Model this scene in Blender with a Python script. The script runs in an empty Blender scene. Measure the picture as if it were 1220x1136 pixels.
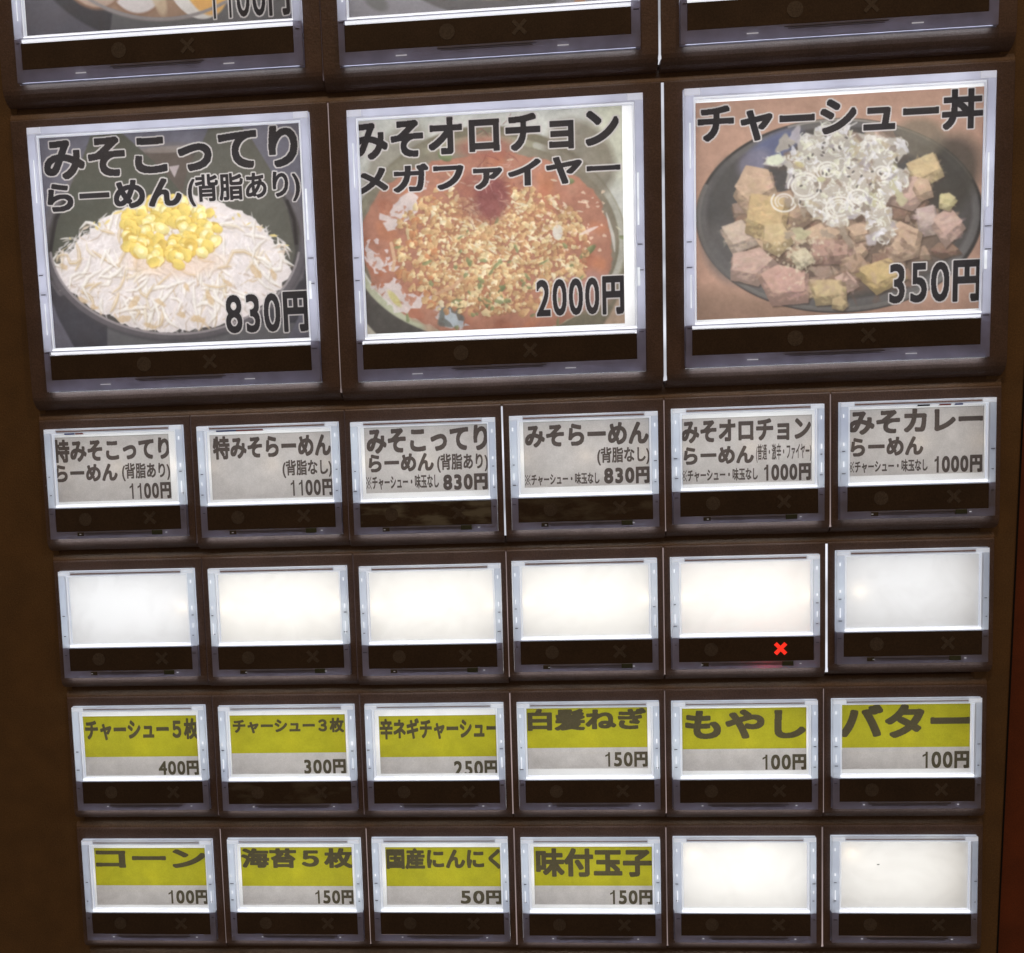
import bpy, bmesh, math, random
import numpy as np
from mathutils import Matrix, Vector

random.seed(7)
S = bpy.context.scene
COL = S.collection

# ------------------------------------------------------------------ camera
# measurements below are millimetres; 1 Blender unit = 100 mm
U = 0.01
FPX = 1100.0                      # focal length in pixels of the 1220 px wide photograph
CAM = np.array([3.9128, -266.2772, -80.6598])
ANG = (-0.1367, 0.0363, 0.0681)
PPX, PPY = 610 - 71.95, 568 + 59.97

def rot(a):
    cx, cy, cz = np.cos(a); sx, sy, sz = np.sin(a)
    X = np.array([[1, 0, 0], [0, cx, -sx], [0, sx, cx]])
    Y = np.array([[cy, 0, sy], [0, 1, 0], [-sy, 0, cy]])
    Z = np.array([[cz, -sz, 0], [sz, cz, 0], [0, 0, 1]])
    return Z @ Y @ X
RM = rot(np.array(ANG)) @ np.array([[1, 0, 0], [0, 0, -1], [0, 1, 0]])

cd = bpy.data.cameras.new('camera')
cam = bpy.data.objects.new('camera', cd)
COL.objects.link(cam)
M4 = Matrix([list(RM[i]) + [CAM[i] * U] for i in range(3)] + [[0, 0, 0, 1]])
cam.matrix_world = M4
cd.sensor_width = 36.0
cd.lens = FPX / 1220 * 36
cd.shift_x = (610 - PPX) / 1220
cd.shift_y = (PPY - 568) / 1220
cd.clip_start = 0.05
cd.clip_end = 200
S.camera = cam

# ------------------------------------------------------------------ world, exposure, room light
w = bpy.data.worlds.new('World'); S.world = w; w.use_nodes = True
w.node_tree.nodes['Background'].inputs[0].default_value = (1.0, 0.68, 0.46, 1)
w.node_tree.nodes['Background'].inputs[1].default_value = 0.11
S.view_settings.view_transform = 'Standard'
S.view_settings.look = 'None'
S.view_settings.exposure = 0
S.view_settings.gamma = 1
S.cycles.use_denoising = True
S.cycles.max_bounces = 8
S.cycles.transparent_max_bounces = 16

def lamp(name, kind, loc, energy, color, size=None, size_y=None, target=None, R=None):
    d = bpy.data.lights.new(name, kind); d.energy = energy; d.color = color
    if kind == 'AREA':
        d.shape = 'RECTANGLE'; d.size = size; d.size_y = size_y or size
    elif kind == 'POINT':
        d.shadow_soft_size = size
    o = bpy.data.objects.new(name, d); COL.objects.link(o)
    o.location = loc
    if target is not None:
        o.rotation_euler = (Vector(target) - Vector(loc)).to_track_quat('-Z', 'Y').to_euler()
    if R is not None:
        o.matrix_world = Matrix.Translation(loc) @ R
    return o
# warm ceiling lamps of the dim shop, above and behind the viewer
lamp('ceiling_lamp', 'AREA', (-2.0, -7.0, 10.0), 300, (1.0, 0.68, 0.42), 1.6, 1.2, target=(0, 0, -1))
lamp('ceiling_lamp', 'AREA', (4.5, -5.0, 7.0), 80, (1.0, 0.62, 0.34), 0.5, 0.5, target=(1.5, 0, -0.8))

# ------------------------------------------------------------------ rows of the panel
# (top z of caps, cap height, cap width, forward lean of the lower edge, columns)
PITCH = 46.0
ROWS = [(85.5, 74.39, 81.1, 2.34, 3), (0.0, 74.39, 81.1, 2.34, 3), (-85.57, 32.73, 41.91, 1.80, 6),
        (-127.88, 32.73, 41.91, 1.80, 6), (-171.09, 32.73, 41.91, 1.80, 6), (-213.99, 32.73, 41.91, 1.80, 6),
        (-256.9, 32.73, 41.91, 1.80, 6)]
WB = -1.5                         # bezel face lies this far behind the front of the caps

class Row:
    def __init__(s, z, h, w, d, n):
        a = math.atan2(d, h); s.h, s.w, s.n = h, w, n
        s.O = np.array([0, 0, z], float)
        s.X = np.array([1.0, 0, 0]); s.D = np.array([0, -math.sin(a), -math.cos(a)])
        s.N = np.array([0, -math.cos(a), math.sin(a)])
        s.M = Matrix([[s.X[i], -s.D[i], s.N[i], s.O[i] * U] for i in range(3)] + [[0, 0, 0, 1]])
    def P(s, u, t, w=0.0):
        return (s.O + u * s.X + t * s.D + w * s.N) * U
    def at(s, px, py, w=0.0):          # photograph pixel -> (u, t) on the plane w of this row
        ray = RM @ np.array([(px - PPX) / FPX, -(py - PPY) / FPX, -1.0])
        o = s.O + w * s.N
        k = ((o - CAM) @ s.N) / (ray @ s.N)
        q = CAM + k * ray - o
        return q @ s.X, q @ s.D
    def px(s, u, t, w=0.0):            # inverse, arrays allowed
        q = s.O + np.multiply.outer(u, s.X) + np.multiply.outer(t, s.D) + w * s.N - CAM
        c = q @ RM
        return PPX + FPX * c[..., 0] / -c[..., 2], PPY - FPX * c[..., 1] / -c[..., 2]
R_ = [Row(*r) for r in ROWS]

# measured corners of the caps in the photograph (TL, BR)
CAPS = {
 (0,0): {'BL': (20.3, 97.5), 'BR': (362, 79)}, (0,1): {'BL': (405.8, 77), 'BR': (762, 57)}, (0,2): {'BL': (814, 54), 'BR': (1187, 28)},
 (1,0): {'TL': (31,152), 'TR': (366.5,133.3), 'BL': (54,464), 'BR': (384,458)},
 (1,1): {'TL': (412,130), 'TR': (766.6,109.6), 'BL': (428.3,456), 'BR': (768,443)},
 (1,2): {'TL': (815,106), 'TR': (1188,84), 'BL': (818,439), 'BR': (1179,424)},
 (2,0): {'TL': (50.5,512), 'TR': (215.5,507.6), 'BR': (224,638)},
 (2,1): {'TL': (233.5,507.5), 'TR': (401,503.5), 'BR': (408,637)},
 (2,2): {'TL': (417.5,502.5), 'TR': (589,497.4), 'BL': (424,637), 'BR': (591,635)},
 (2,3): {'TL': (608.5,496), 'TR': (782,490), 'BL': (612,632), 'BR': (784,628)},
 (2,4): {'TL': (801.6,487), 'TR': (983,480), 'BL': (802,626), 'BR': (982,621.5)},
 (2,5): {'TL': (1002,478), 'TR': (1188,471), 'BL': (999,620), 'BR': (1187.6,618)},
 (3,0): {'TL': (67.5,681), 'TR': (230,679), 'BR': (237,806)},
 (3,1): {'TL': (247,678), 'TR': (411,676), 'BR': (418,804)},
 (3,2): {'TL': (428,676), 'TR': (595,672), 'BR': (600,804)},
 (3,3): {'TL': (611.6,671), 'TR': (782,667.4), 'BL': (615,798.6), 'BR': (782,798.6)},
 (3,4): {'TL': (800,666), 'TR': (976,661), 'BR': (978,795)},
 (3,5): {'TL': (997,658), 'TR': (1179,653), 'BL': (996,791), 'BR': (1179.6,789)},
 (4,0): {'TL': (83,844), 'TR': (244,842), 'BL': (90,966), 'BR': (252,964.5)},
 (4,1): {'TL': (259,843), 'TR': (419,842), 'BR': (428,964.5)},
 (4,2): {'TL': (436.5,841), 'TR': (598,839.5), 'BR': (601.5,964.5)},
 (4,3): {'TL': (617,838), 'TR': (784.5,836), 'BL': (619,967)},
 (4,4): {'TL': (802,836.4), 'TR': (973.5,834.4), 'BL': (803,967)},
 (4,5): {'TL': (991,833), 'TR': (1172,831), 'BR': (1169,966)},
 (5,0): {'TL': (96.6,1001.6), 'TR': (254,1001), 'BL': (102,1123), 'BR': (257,1121)},
 (5,1): {'TL': (269.6,1001.6), 'TR': (429,1001), 'BR': (433,1121)},
 (5,2): {'TL': (443.6,1001.6), 'TR': (605,1001), 'BL': (447,1121), 'BR': (606,1120)},
 (5,3): {'TL': (621,1000.6), 'TR': (785.5,1000.6), 'BL': (624.4,1123)},
 (5,4): {'TL': (803,999), 'TR': (972.5,999)},
 (5,5): {'TL': (991,999), 'TR': (1166.6,999), 'BR': (1164,1122)},
}
def cap_rect(r, c):
    R = R_[r]
    uc = (c - 1) * 2 * PITCH if R.n == 3 else (c - 2.5) * PITCH
    du, dt = [], []
    for k, (x, y) in CAPS.get((r, c), {}).items():
        u, t = R.at(x, y)
        du.append(u - (uc + (R.w / 2 if k[1] == 'R' else -R.w / 2)))
        dt.append(t - (R.h if k[0] == 'B' else 0))
    if du:
        uc += sum(du) / len(du); t0 = sum(dt) / len(dt)
    else:
        t0 = 0
    return uc - R.w / 2, t0, uc + R.w / 2, t0 + R.h

# ------------------------------------------------------------------ materials
def mat(name):
    m = bpy.data.materials.new(name); m.use_nodes = True
    nt = m.node_tree; nt.nodes.clear()
    return m, nt, nt.nodes, nt.links
def mk_plastic(name, col, rough=0.4, bump=0.15, scale=90, var=0.25, spec=0.5):
    m, nt, N, L = mat(name)
    out = N.new('ShaderNodeOutputMaterial'); b = N.new('ShaderNodeBsdfPrincipled')
    tc = N.new('ShaderNodeTexCoord')
    n1 = N.new('ShaderNodeTexNoise'); n1.inputs['Scale'].default_value = scale; n1.inputs['Detail'].default_value = 4
    n2 = N.new('ShaderNodeTexNoise'); n2.inputs['Scale'].default_value = 2.3; n2.inputs['Detail'].default_value = 5
    mx = N.new('ShaderNodeMix'); mx.data_type = 'RGBA'
    mx.inputs[6].default_value = tuple(c * (1 - var) for c in col) + (1,)
    mx.inputs[7].default_value = tuple(c * (1 + var) for c in col) + (1,)
    bp = N.new('ShaderNodeBump'); bp.inputs['Strength'].default_value = bump; bp.inputs['Distance'].default_value = 0.002
    mr = N.new('ShaderNodeMapRange'); mr.inputs[3].default_value = rough - 0.08; mr.inputs[4].default_value = rough + 0.12
    L.new(tc.outputs['Object'], n1.inputs['Vector']); L.new(tc.outputs['Object'], n2.inputs['Vector'])
    n3 = N.new('ShaderNodeTexNoise'); n3.inputs['Scale'].default_value = 260; n3.inputs['Detail'].default_value = 1
    n4 = N.new('ShaderNodeTexNoise'); n4.inputs['Scale'].default_value = 11; n4.inputs['Detail'].default_value = 8
    a1 = N.new('ShaderNodeMapRange'); a1.inputs[1].default_value = .3; a1.inputs[2].default_value = .7; a1.inputs[3].default_value = .80; a1.inputs[4].default_value = 1.20
    a2 = N.new('ShaderNodeMapRange'); a2.inputs[1].default_value = .35; a2.inputs[2].default_value = .7; a2.inputs[3].default_value = .90; a2.inputs[4].default_value = 1.16
    mu = N.new('ShaderNodeMath'); mu.operation = 'MULTIPLY'; vm = N.new('ShaderNodeVectorMath'); vm.operation = 'SCALE'
    for n_ in (n3, n4): L.new(tc.outputs['Object'], n_.inputs['Vector'])
    L.new(n3.outputs[0], a1.inputs[0]); L.new(n4.outputs[0], a2.inputs[0]); L.new(a1.outputs[0], mu.inputs[0]); L.new(a2.outputs[0], mu.inputs[1])
    L.new(n2.outputs[0], mx.inputs[0]); L.new(mx.outputs[2], vm.inputs[0]); L.new(mu.outputs[0], vm.inputs['Scale']); L.new(vm.outputs[0], b.inputs['Base Color'])
    L.new(n1.outputs[0], bp.inputs['Height']); L.new(bp.outputs[0], b.inputs['Normal'])
    L.new(n2.outputs[0], mr.inputs[0]); L.new(mr.outputs[0], b.inputs['Roughness'])
    b.inputs['Specular IOR Level'].default_value = spec
    L.new(b.outputs[0], out.inputs[0])
    return m
def front_fresnel(N, L):
    """mirror share of the outer faces only (inner faces pass everything)"""
    f = N.new('ShaderNodeFresnel'); f.inputs[0].default_value = 1.49
    ge = N.new('ShaderNodeNewGeometry'); m = N.new('ShaderNodeMath'); m.operation = 'SUBTRACT'; m.inputs[0].default_value = 1
    p = N.new('ShaderNodeMath'); p.operation = 'MULTIPLY'
    L.new(ge.outputs['Backfacing'], m.inputs[1]); L.new(f.outputs[0], p.inputs[0]); L.new(m.outputs[0], p.inputs[1])
    return p
def mk_trans(name, col, diffuse=0.25, gloss=0.0, var=0.0, scale=6, img=None, clear=0.0, added_glow=0.0):
    """light passing sheet: translucent + diffuse (+ gloss, + clear)"""
    m, nt, N, L = mat(name)
    out = N.new('ShaderNodeOutputMaterial')
    t = N.new('ShaderNodeBsdfTranslucent'); d = N.new('ShaderNodeBsdfDiffuse')
    mx = N.new('ShaderNodeMixShader'); mx.inputs[0].default_value = diffuse
    src = None
    if img is not None:
        ti = N.new('ShaderNodeTexImage'); ti.image = img; ti.extension = 'EXTEND'; src = ti.outputs[0]
        uv = N.new('ShaderNodeUVMap'); L.new(uv.outputs[0], ti.inputs[0])
    elif var:
        tc = N.new('ShaderNodeTexCoord'); n = N.new('ShaderNodeTexNoise'); n.inputs['Scale'].default_value = scale
        n.inputs['Detail'].default_value = 3
        cm = N.new('ShaderNodeMix'); cm.data_type = 'RGBA'
        cm.inputs[6].default_value = tuple(c * (1 - var) for c in col) + (1,)
        cm.inputs[7].default_value = tuple(min(1, c * (1 + var)) for c in col) + (1,)
        L.new(tc.outputs['Object'], n.inputs['Vector']); L.new(n.outputs[0], cm.inputs[0]); src = cm.outputs[2]
    for q in (t, d):
        if src is not None: L.new(src, q.inputs[0])
        else: q.inputs[0].default_value = tuple(col) + (1,)
    L.new(t.outputs[0], mx.inputs[1]); L.new(d.outputs[0], mx.inputs[2])
    cur = mx.outputs[0]
    if clear:
        tr = N.new('ShaderNodeBsdfTransparent'); m2 = N.new('ShaderNodeMixShader'); m2.inputs[0].default_value = clear
        L.new(cur, m2.inputs[1]); L.new(tr.outputs[0], m2.inputs[2]); cur = m2.outputs[0]
    if gloss:
        g = N.new('ShaderNodeBsdfGlossy'); g.inputs['Roughness'].default_value = 0.12
        fr = front_fresnel(N, L)
        m3 = N.new('ShaderNodeMixShader'); L.new(fr.outputs[0], m3.inputs[0])
        L.new(cur, m3.inputs[1]); L.new(g.outputs[0], m3.inputs[2]); cur = m3.outputs[0]
    if added_glow:        # emission added to brighten the acrylic edges
        e = N.new('ShaderNodeEmission'); e.inputs[0].default_value = tuple(col) + (1,); e.inputs[1].default_value = added_glow
        ad = N.new('ShaderNodeAddShader'); L.new(cur, ad.inputs[0]); L.new(e.outputs[0], ad.inputs[1]); cur = ad.outputs[0]
    L.new(cur, out.inputs[0])
    return m
def mk_emit(name, col, s, var=0.0, scale=4.0):
    m, nt, N, L = mat(name)
    out = N.new('ShaderNodeOutputMaterial'); e = N.new('ShaderNodeEmission')
    e.inputs[0].default_value = tuple(col) + (1,); e.inputs[1].default_value = s
    if var:
        tc = N.new('ShaderNodeTexCoord'); n = N.new('ShaderNodeTexNoise'); n.inputs['Scale'].default_value = scale
        mr = N.new('ShaderNodeMapRange'); mr.inputs[1].default_value = 0.35; mr.inputs[2].default_value = 0.65
        mr.inputs[3].default_value = s * (1 - var); mr.inputs[4].default_value = s * (1 + var)
        L.new(tc.outputs['Object'], n.inputs['Vector']); L.new(n.outputs[0], mr.inputs[0]); L.new(mr.outputs[0], e.inputs[1])
    L.new(e.outputs[0], out.inputs[0])
    return m
def mk_clear(name):
    m, nt, N, L = mat(name)
    out = N.new('ShaderNodeOutputMaterial'); tr = N.new('ShaderNodeBsdfTransparent'); tr.inputs[0].default_value = (.985, .985, .99, 1)
    g = N.new('ShaderNodeBsdfGlossy'); g.inputs['Roughness'].default_value = 0.06
    fr = front_fresnel(N, L)
    mx = N.new('ShaderNodeMixShader'); L.new(fr.outputs[0], mx.inputs[0]); L.new(tr.outputs[0], mx.inputs[1]); L.new(g.outputs[0], mx.inputs[2])
    # finger smears: a thin uneven film
    tc = N.new('ShaderNodeTexCoord'); n = N.new('ShaderNodeTexNoise'); n.inputs['Scale'].default_value = 7; n.inputs['Detail'].default_value = 6; n.inputs['Distortion'].default_value = 1.2
    r = N.new('ShaderNodeMapRange'); r.inputs[1].default_value = .45; r.inputs[2].default_value = .75; r.inputs[3].default_value = .0; r.inputs[4].default_value = .04
    df = N.new('ShaderNodeBsdfDiffuse'); df.inputs[0].default_value = (.75, .73, .70, 1); m2 = N.new('ShaderNodeMixShader')
    L.new(tc.outputs['Object'], n.inputs['Vector']); L.new(n.outputs[0], r.inputs[0]); L.new(r.outputs[0], m2.inputs[0])
    L.new(mx.outputs[0], m2.inputs[1]); L.new(df.outputs[0], m2.inputs[2])
    L.new(m2.outputs[0], out.inputs[0])
    return m
def mk_smear(name, amt):
    m = mk_plastic(name, (0.050, 0.034, 0.022), 0.4, 0.2, 60, 0.25, 0.35)
    N, L = m.node_tree.nodes, m.node_tree.links
    b = next(n for n in N if n.type == 'BSDF_PRINCIPLED'); src = b.inputs['Base Color'].links[0].from_socket
    tc = N.new('ShaderNodeTexCoord'); mp = N.new('ShaderNodeMapping'); mp.inputs['Scale'].default_value = (11, 20, 34)
    n = N.new('ShaderNodeTexNoise'); n.inputs['Scale'].default_value = 1; n.inputs['Detail'].default_value = 3
    r = N.new('ShaderNodeMapRange'); r.inputs[1].default_value = .5; r.inputs[2].default_value = .66; r.inputs[4].default_value = amt
    mx = N.new('ShaderNodeMix'); mx.data_type = 'RGBA'; mx.inputs[7].default_value = (.17, .17, .14, 1)
    L.new(tc.outputs['Object'], mp.inputs[0]); L.new(mp.outputs[0], n.inputs['Vector']); L.new(n.outputs[0], r.inputs[0])
    L.new(r.outputs[0], mx.inputs[0]); L.new(src, mx.inputs[6]); L.new(mx.outputs[2], b.inputs['Base Color'])
    return m
MB = {
 'bezel': mk_plastic('brown_plastic', (0.108, 0.074, 0.064), 0.40, 0.5, 120, 0.22),
 'rail': mk_plastic('brown_rail_paint', (0.130, 0.080, 0.046), 0.5, 0.4, 140, 0.15),
 'frame': mk_plastic('brown_cabinet_paint', (0.130, 0.076, 0.028), 0.55, 0.5, 150, 0.2),
 'wall': mk_plastic('red_brown_wall_paint', (0.17, 0.040, 0.011), 0.7, 0.5, 60, 0.3),
 'dark': mk_plastic('dark_cavity', (0.010, 0.008, 0.007), 0.7, 0.1, 60, 0.1, 0.2),
 'inside': mk_plastic('white_light_box', (0.75, 0.75, 0.76), 0.8, 0.0, 60, 0.03, 0.1),
 'strip': mk_plastic('smoked_strip', (0.050, 0.034, 0.022), 0.35, 0.2, 60, 0.25, 0.35),
 'smear': mk_smear('smeared_strip', .9), 'smear_faint': mk_smear('faintly_smeared_strip', .35),
 'lens': mk_plastic('unlit_lamp_window', (0.085, 0.072, 0.062), 0.5, 0.2, 80, 0.15, 0.3),
 'slot': mk_plastic('mauve_slot', (0.42, 0.33, 0.34), 0.5, 0.1, 80, 0.2),
 'metal': mk_plastic('bracket', (0.05, 0.042, 0.022), 0.35, 0.1, 80, 0.3),
 'green': mk_plastic('green_bracket', (0.045, 0.06, 0.035), 0.4, 0.1, 80, 0.3),
 'rim': mk_trans('acrylic_rim', (0.70, 0.71, 0.80), 0.12, 1, 0.30, 7, added_glow=0.05),
 'rim_small': mk_trans('acrylic_rim_small', (0.76, 0.80, 0.93), 0.10, 1, 0.26, 7, added_glow=0.07),
 'rim2': mk_trans('acrylic_edge', (0.94, 0.96, 1.0), 0.08, 1, 0.10, 20, added_glow=0.18),
 'foot': mk_trans('acrylic_foot', (0.46, 0.455, 0.55), 0.25, 1, 0.30, 16),
 'white': mk_trans('white_diffuser', (0.86, 0.86, 0.85), 0.2, var=.025, scale=4),
 'bar': mk_trans('bright_edge', (0.97, 0.98, 1.0), 0.05, added_glow=0.5),
 'clear': mk_clear('clear_cover'),
 'tick': mk_trans('moulding_mark', (0.22, 0.22, 0.27), 0.3),
 'glint': mk_emit('painted_led_glint', (0.93, 0.95, 1.0), 0.95, 0.12, 20), 'under': mk_emit('acrylic_underside_glow', (0.80, 0.92, 1.0), 1.0, 0.4, 5),
 'cross_on': mk_emit('red_cross_lamp', (1.0, 0.035, 0.018), 1.1, 0.2, 30),
 'leak': mk_emit('gap_light_leak', (0.90, 0.91, 1.0), 0.72, 0.45, 6.0),
 'leak_dim': mk_emit('gap_light_leak_dim', (0.80, 0.62, 0.60), 0.42, 0.4, 3.0),
 'leak_faint': mk_emit('gap_light_leak_faint', (0.55, 0.40, 0.42), 0.16, 0.4, 3.0),
 'blue': mk_trans('blue_print', (0.12, 0.16, 0.42), 0.4), 'red': mk_trans('red_print', (0.42, 0.13, 0.12), 0.4),
 'ink': mk_trans('black_print', (0.03, 0.03, 0.04), 0.4),
}

# ------------------------------------------------------------------ mesh helpers
def new_obj(name, me, m, parent=None):
    o = bpy.data.objects.new(name, me); COL.objects.link(o)
    if m is not None and not me.materials: me.materials.append(m)
    if parent is not None: o.parent = parent
    return o
class Mesh:
    def __init__(s): s.v, s.f, s.uv = [], [], []
    def quad(s, a, b, c, d, uv=None):
        n = len(s.v); s.v += [tuple(a), tuple(b), tuple(c), tuple(d)]; s.f.append((n, n + 1, n + 2, n + 3))
        s.uv += uv or [(0, 0)] * 4
    def box(s, R, u0, t0, u1, t1, w0, w1, ch=0.0):
        """box from plane w0 (back) to w1 (front); ch = chamfer of the front edges"""
        if ch:
            o = [(u0, t0), (u1, t0), (u1, t1), (u0, t1)]; i = [(u0 + ch, t0 + ch), (u1 - ch, t0 + ch), (u1 - ch, t1 - ch), (u0 + ch, t1 - ch)]
            rings = [[R.P(a, b, w0) for a, b in o], [R.P(a, b, w1 - ch) for a, b in o], [R.P(a, b, w1) for a, b in i]]
        else:
            o = [(u0, t0), (u1, t0), (u1, t1), (u0, t1)]
            rings = [[R.P(a, b, w0) for a, b in o], [R.P(a, b, w1) for a, b in o]]
        for A, B in zip(rings, rings[1:]):
            for k in range(4): s.quad(A[k], A[(k + 1) % 4], B[(k + 1) % 4], B[k])
        s.quad(*reversed(rings[-1])); s.quad(*rings[0])
    def ring(s, R, O, I, w0, w1, ch=0.15):
        """frame between outer rect O and inner rect I from w0 to w1"""
        def rc(q, e=0): return [(q[0] - e, q[1] - e), (q[2] + e, q[1] - e), (q[2] + e, q[3] + e), (q[0] - e, q[3] + e)]
        rings = [[R.P(a, b, w0) for a, b in rc(O)], [R.P(a, b, w1 - ch) for a, b in rc(O)], [R.P(a, b, w1) for a, b in rc(O, -ch)],
                 [R.P(a, b, w1) for a, b in rc(I, ch)], [R.P(a, b, w1 - ch) for a, b in rc(I)], [R.P(a, b, w0) for a, b in rc(I)]]
        rings.append(rings[0])
        for A, B in zip(rings, rings[1:]):
            for k in range(4): s.quad(A[k], A[(k + 1) % 4], B[(k + 1) % 4], B[k])
    def face(s, R, u0, t0, u1, t1, w):
        s.quad(R.P(u0, t1, w), R.P(u1, t1, w), R.P(u1, t0, w), R.P(u0, t0, w), [(0, 0), (1, 0), (1, 1), (0, 1)])
    def build(s, name, m, parent=None, origin=None):
        me = bpy.data.meshes.new(name)
        o = np.array(origin if origin is not None else (0, 0, 0))
        me.from_pydata([tuple(np.array(v) - o) for v in s.v], [], s.f)
        ul = me.uv_layers.new(name='UVMap')
        for i, q in enumerate(s.uv): ul.data[i].uv = q
        bm = bmesh.new(); bm.from_mesh(me)
        bmesh.ops.remove_doubles(bm, verts=bm.verts, dist=1e-5)
        bmesh.ops.recalc_face_normals(bm, faces=bm.faces)
        bm.to_mesh(me); bm.free()
        ob = new_obj(name, me, m, parent)
        return ob

# ------------------------------------------------------------------ print raster tools
def fill_edges(shape, x0, y0, x1, y1):
    """non-zero winding fill of directed edges (pixel coordinates)"""
    H, W = shape
    acc = np.zeros((H, W + 1), np.int32)
    sg = np.where(y1 > y0, 1, -1); ya = np.minimum(y0, y1); yb = np.maximum(y0, y1)
    r0 = np.clip(np.ceil(ya - 0.5), 0, H).astype(int); r1 = np.clip(np.ceil(yb - 0.5), 0, H).astype(int)
    n = r1 - r0; k = n > 0
    x0, y0, x1, y1, sg, r0, n = x0[k], y0[k], x1[k], y1[k], sg[k], r0[k], n[k]
    if len(n) == 0: return np.zeros(shape, bool)
    idx = np.repeat(np.arange(len(n)), n)
    rr = np.arange(n.sum()) - np.repeat(np.cumsum(n) - n, n) + r0[idx]
    xx = x0[idx] + (rr + 0.5 - y0[idx]) * (x1[idx] - x0[idx]) / (y1[idx] - y0[idx])
    cc = np.clip(np.ceil(xx - 0.5), 0, W).astype(int)
    np.add.at(acc, (rr, cc), sg[idx])
    return np.cumsum(acc, 1)[:, :W] != 0
def dilate(m, r):
    out = m.copy(); H, W = m.shape; ri = int(math.ceil(r))
    for dy in range(-ri, ri + 1):
        for dx in range(-ri, ri + 1):
            if abs(dx) <= r + .3 and abs(dy) <= r + .3 and abs(dx) + abs(dy) <= 1.62 * r + .5 and (dx or dy):
                a = m[max(0, -dy):H - max(0, dy), max(0, -dx):W - max(0, dx)]
                out[max(0, dy):H - max(0, -dy), max(0, dx):W - max(0, -dx)] |= a
    return out
_glyph = {}
def text_mask(txt, bold):
    key = (txt, bold)
    if key in _glyph: return _glyph[key]
    if txt[-1] == '円' and len(txt) > 1:   # price: thin condensed digits, then the broad yen sign
        a = text_mask(txt[:-1], bold); y = text_mask('円', bold + 2.6)
        f = {2: .37, 3: .30, 4: .245}[len(txt) - 1]; h, w_ = a.shape
        wy = int(w_ * f / (1 - f - .02)); H2 = int(h * 1.06)
        out = np.zeros((H2, w_ + int(w_ * .03) + wy), np.float32)
        out[(H2 - h) // 2:(H2 - h) // 2 + h, :w_] = a
        out[:, -wy:] = area_resize(y, 0, 0, wy, H2, wy, H2)
        _glyph[key] = out
        return out
    if txt.isdigit() and (len(txt) > 1 or txt == '1'):   # even digit cells; the figure one has a flag and no foot
        h = text_mask('0', bold).shape[0]; cell = int(h * .76); out = np.zeros((h, cell * len(txt)), np.float32)
        for i, ch in enumerate(txt):
            if ch == '1':
                st = int(h * .085 + bold * 1.7); w_ = int(h * .36); g = np.zeros((h, w_), np.float32); g[:, -st:] = 1
                Y, X = np.mgrid[0:h, 0:w_]; yl = h * .20 - (X / w_) * h * .16
                g[(Y > yl) & (Y < yl + st * .85)] = 1
            else:
                g = text_mask(ch, bold); g = area_resize(g, 0, 0, g.shape[1], h, g.shape[1], h)
            w_ = min(g.shape[1], cell); x0 = i * cell + (cell - w_) // 2; out[:, x0:x0 + w_] = np.maximum(out[:, x0:x0 + w_], g[:, :w_])
        _glyph[key] = out
        return out
    if txt[0] == '※':                     # reference mark: diagonal cross and four dots
        m = text_mask(txt[1:], bold); n = m.shape[0]; Y, X = np.mgrid[0:n, 0:n] / n
        st = .045
        g = ((abs(X - Y) < st * 1.4) | (abs(X + Y - 1) < st * 1.4)) & (X > .08) & (X < .92)
        for a, b in ((.5, .16), (.5, .84), (.16, .5), (.84, .5)): g |= (X - a) ** 2 + (Y - b) ** 2 < .075 ** 2
        _glyph[key] = np.concatenate([g.astype(np.float32), np.zeros((n, 8), np.float32), m], 1)
        return _glyph[key]
    EM = 110
    cu = bpy.data.curves.new('t', 'FONT'); cu.body = txt; cu.resolution_u = 4
    if txt[0].isdigit(): cu.space_character = 1.14
    ob = bpy.data.objects.new('t', cu); me = ob.to_mesh()
    n = len(me.vertices); co = np.zeros(n * 3, np.float32); me.vertices.foreach_get('co', co); co = co.reshape(-1, 3)[:, :2] * EM
    me.calc_loop_triangles(); tri = np.zeros(len(me.loop_triangles) * 3, np.int32); me.loop_triangles.foreach_get('vertices', tri); tri = tri.reshape(-1, 3)
    ob.to_mesh_clear(); bpy.data.objects.remove(ob); bpy.data.curves.remove(cu)
    pad = int(bold) + 3
    co[:, 0] -= co[:, 0].min() - pad; co[:, 1] = co[:, 1].max() - co[:, 1] + pad
    a, b, c = co[tri[:, 0]], co[tri[:, 1]], co[tri[:, 2]]
    cr = (b[:, 0] - a[:, 0]) * (c[:, 1] - a[:, 1]) - (b[:, 1] - a[:, 1]) * (c[:, 0] - a[:, 0])
    sw = cr < 0; b[sw], c[sw] = c[sw].copy(), b[sw].copy()
    p = np.concatenate([a, b, c]); q = np.concatenate([b, c, a])
    H = int(co[:, 1].max()) + pad + 1; W = int(co[:, 0].max()) + pad + 1
    m = fill_edges((H, W), p[:, 0], p[:, 1], q[:, 0], q[:, 1])
    if bold: m = dilate(m, bold)
    ys = np.where(m.any(1))[0]; xs = np.where(m.any(0))[0]
    m = m[ys[0]:ys[-1] + 1, xs[0]:xs[-1] + 1].astype(np.float32)
    _glyph[key] = m
    return m
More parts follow.
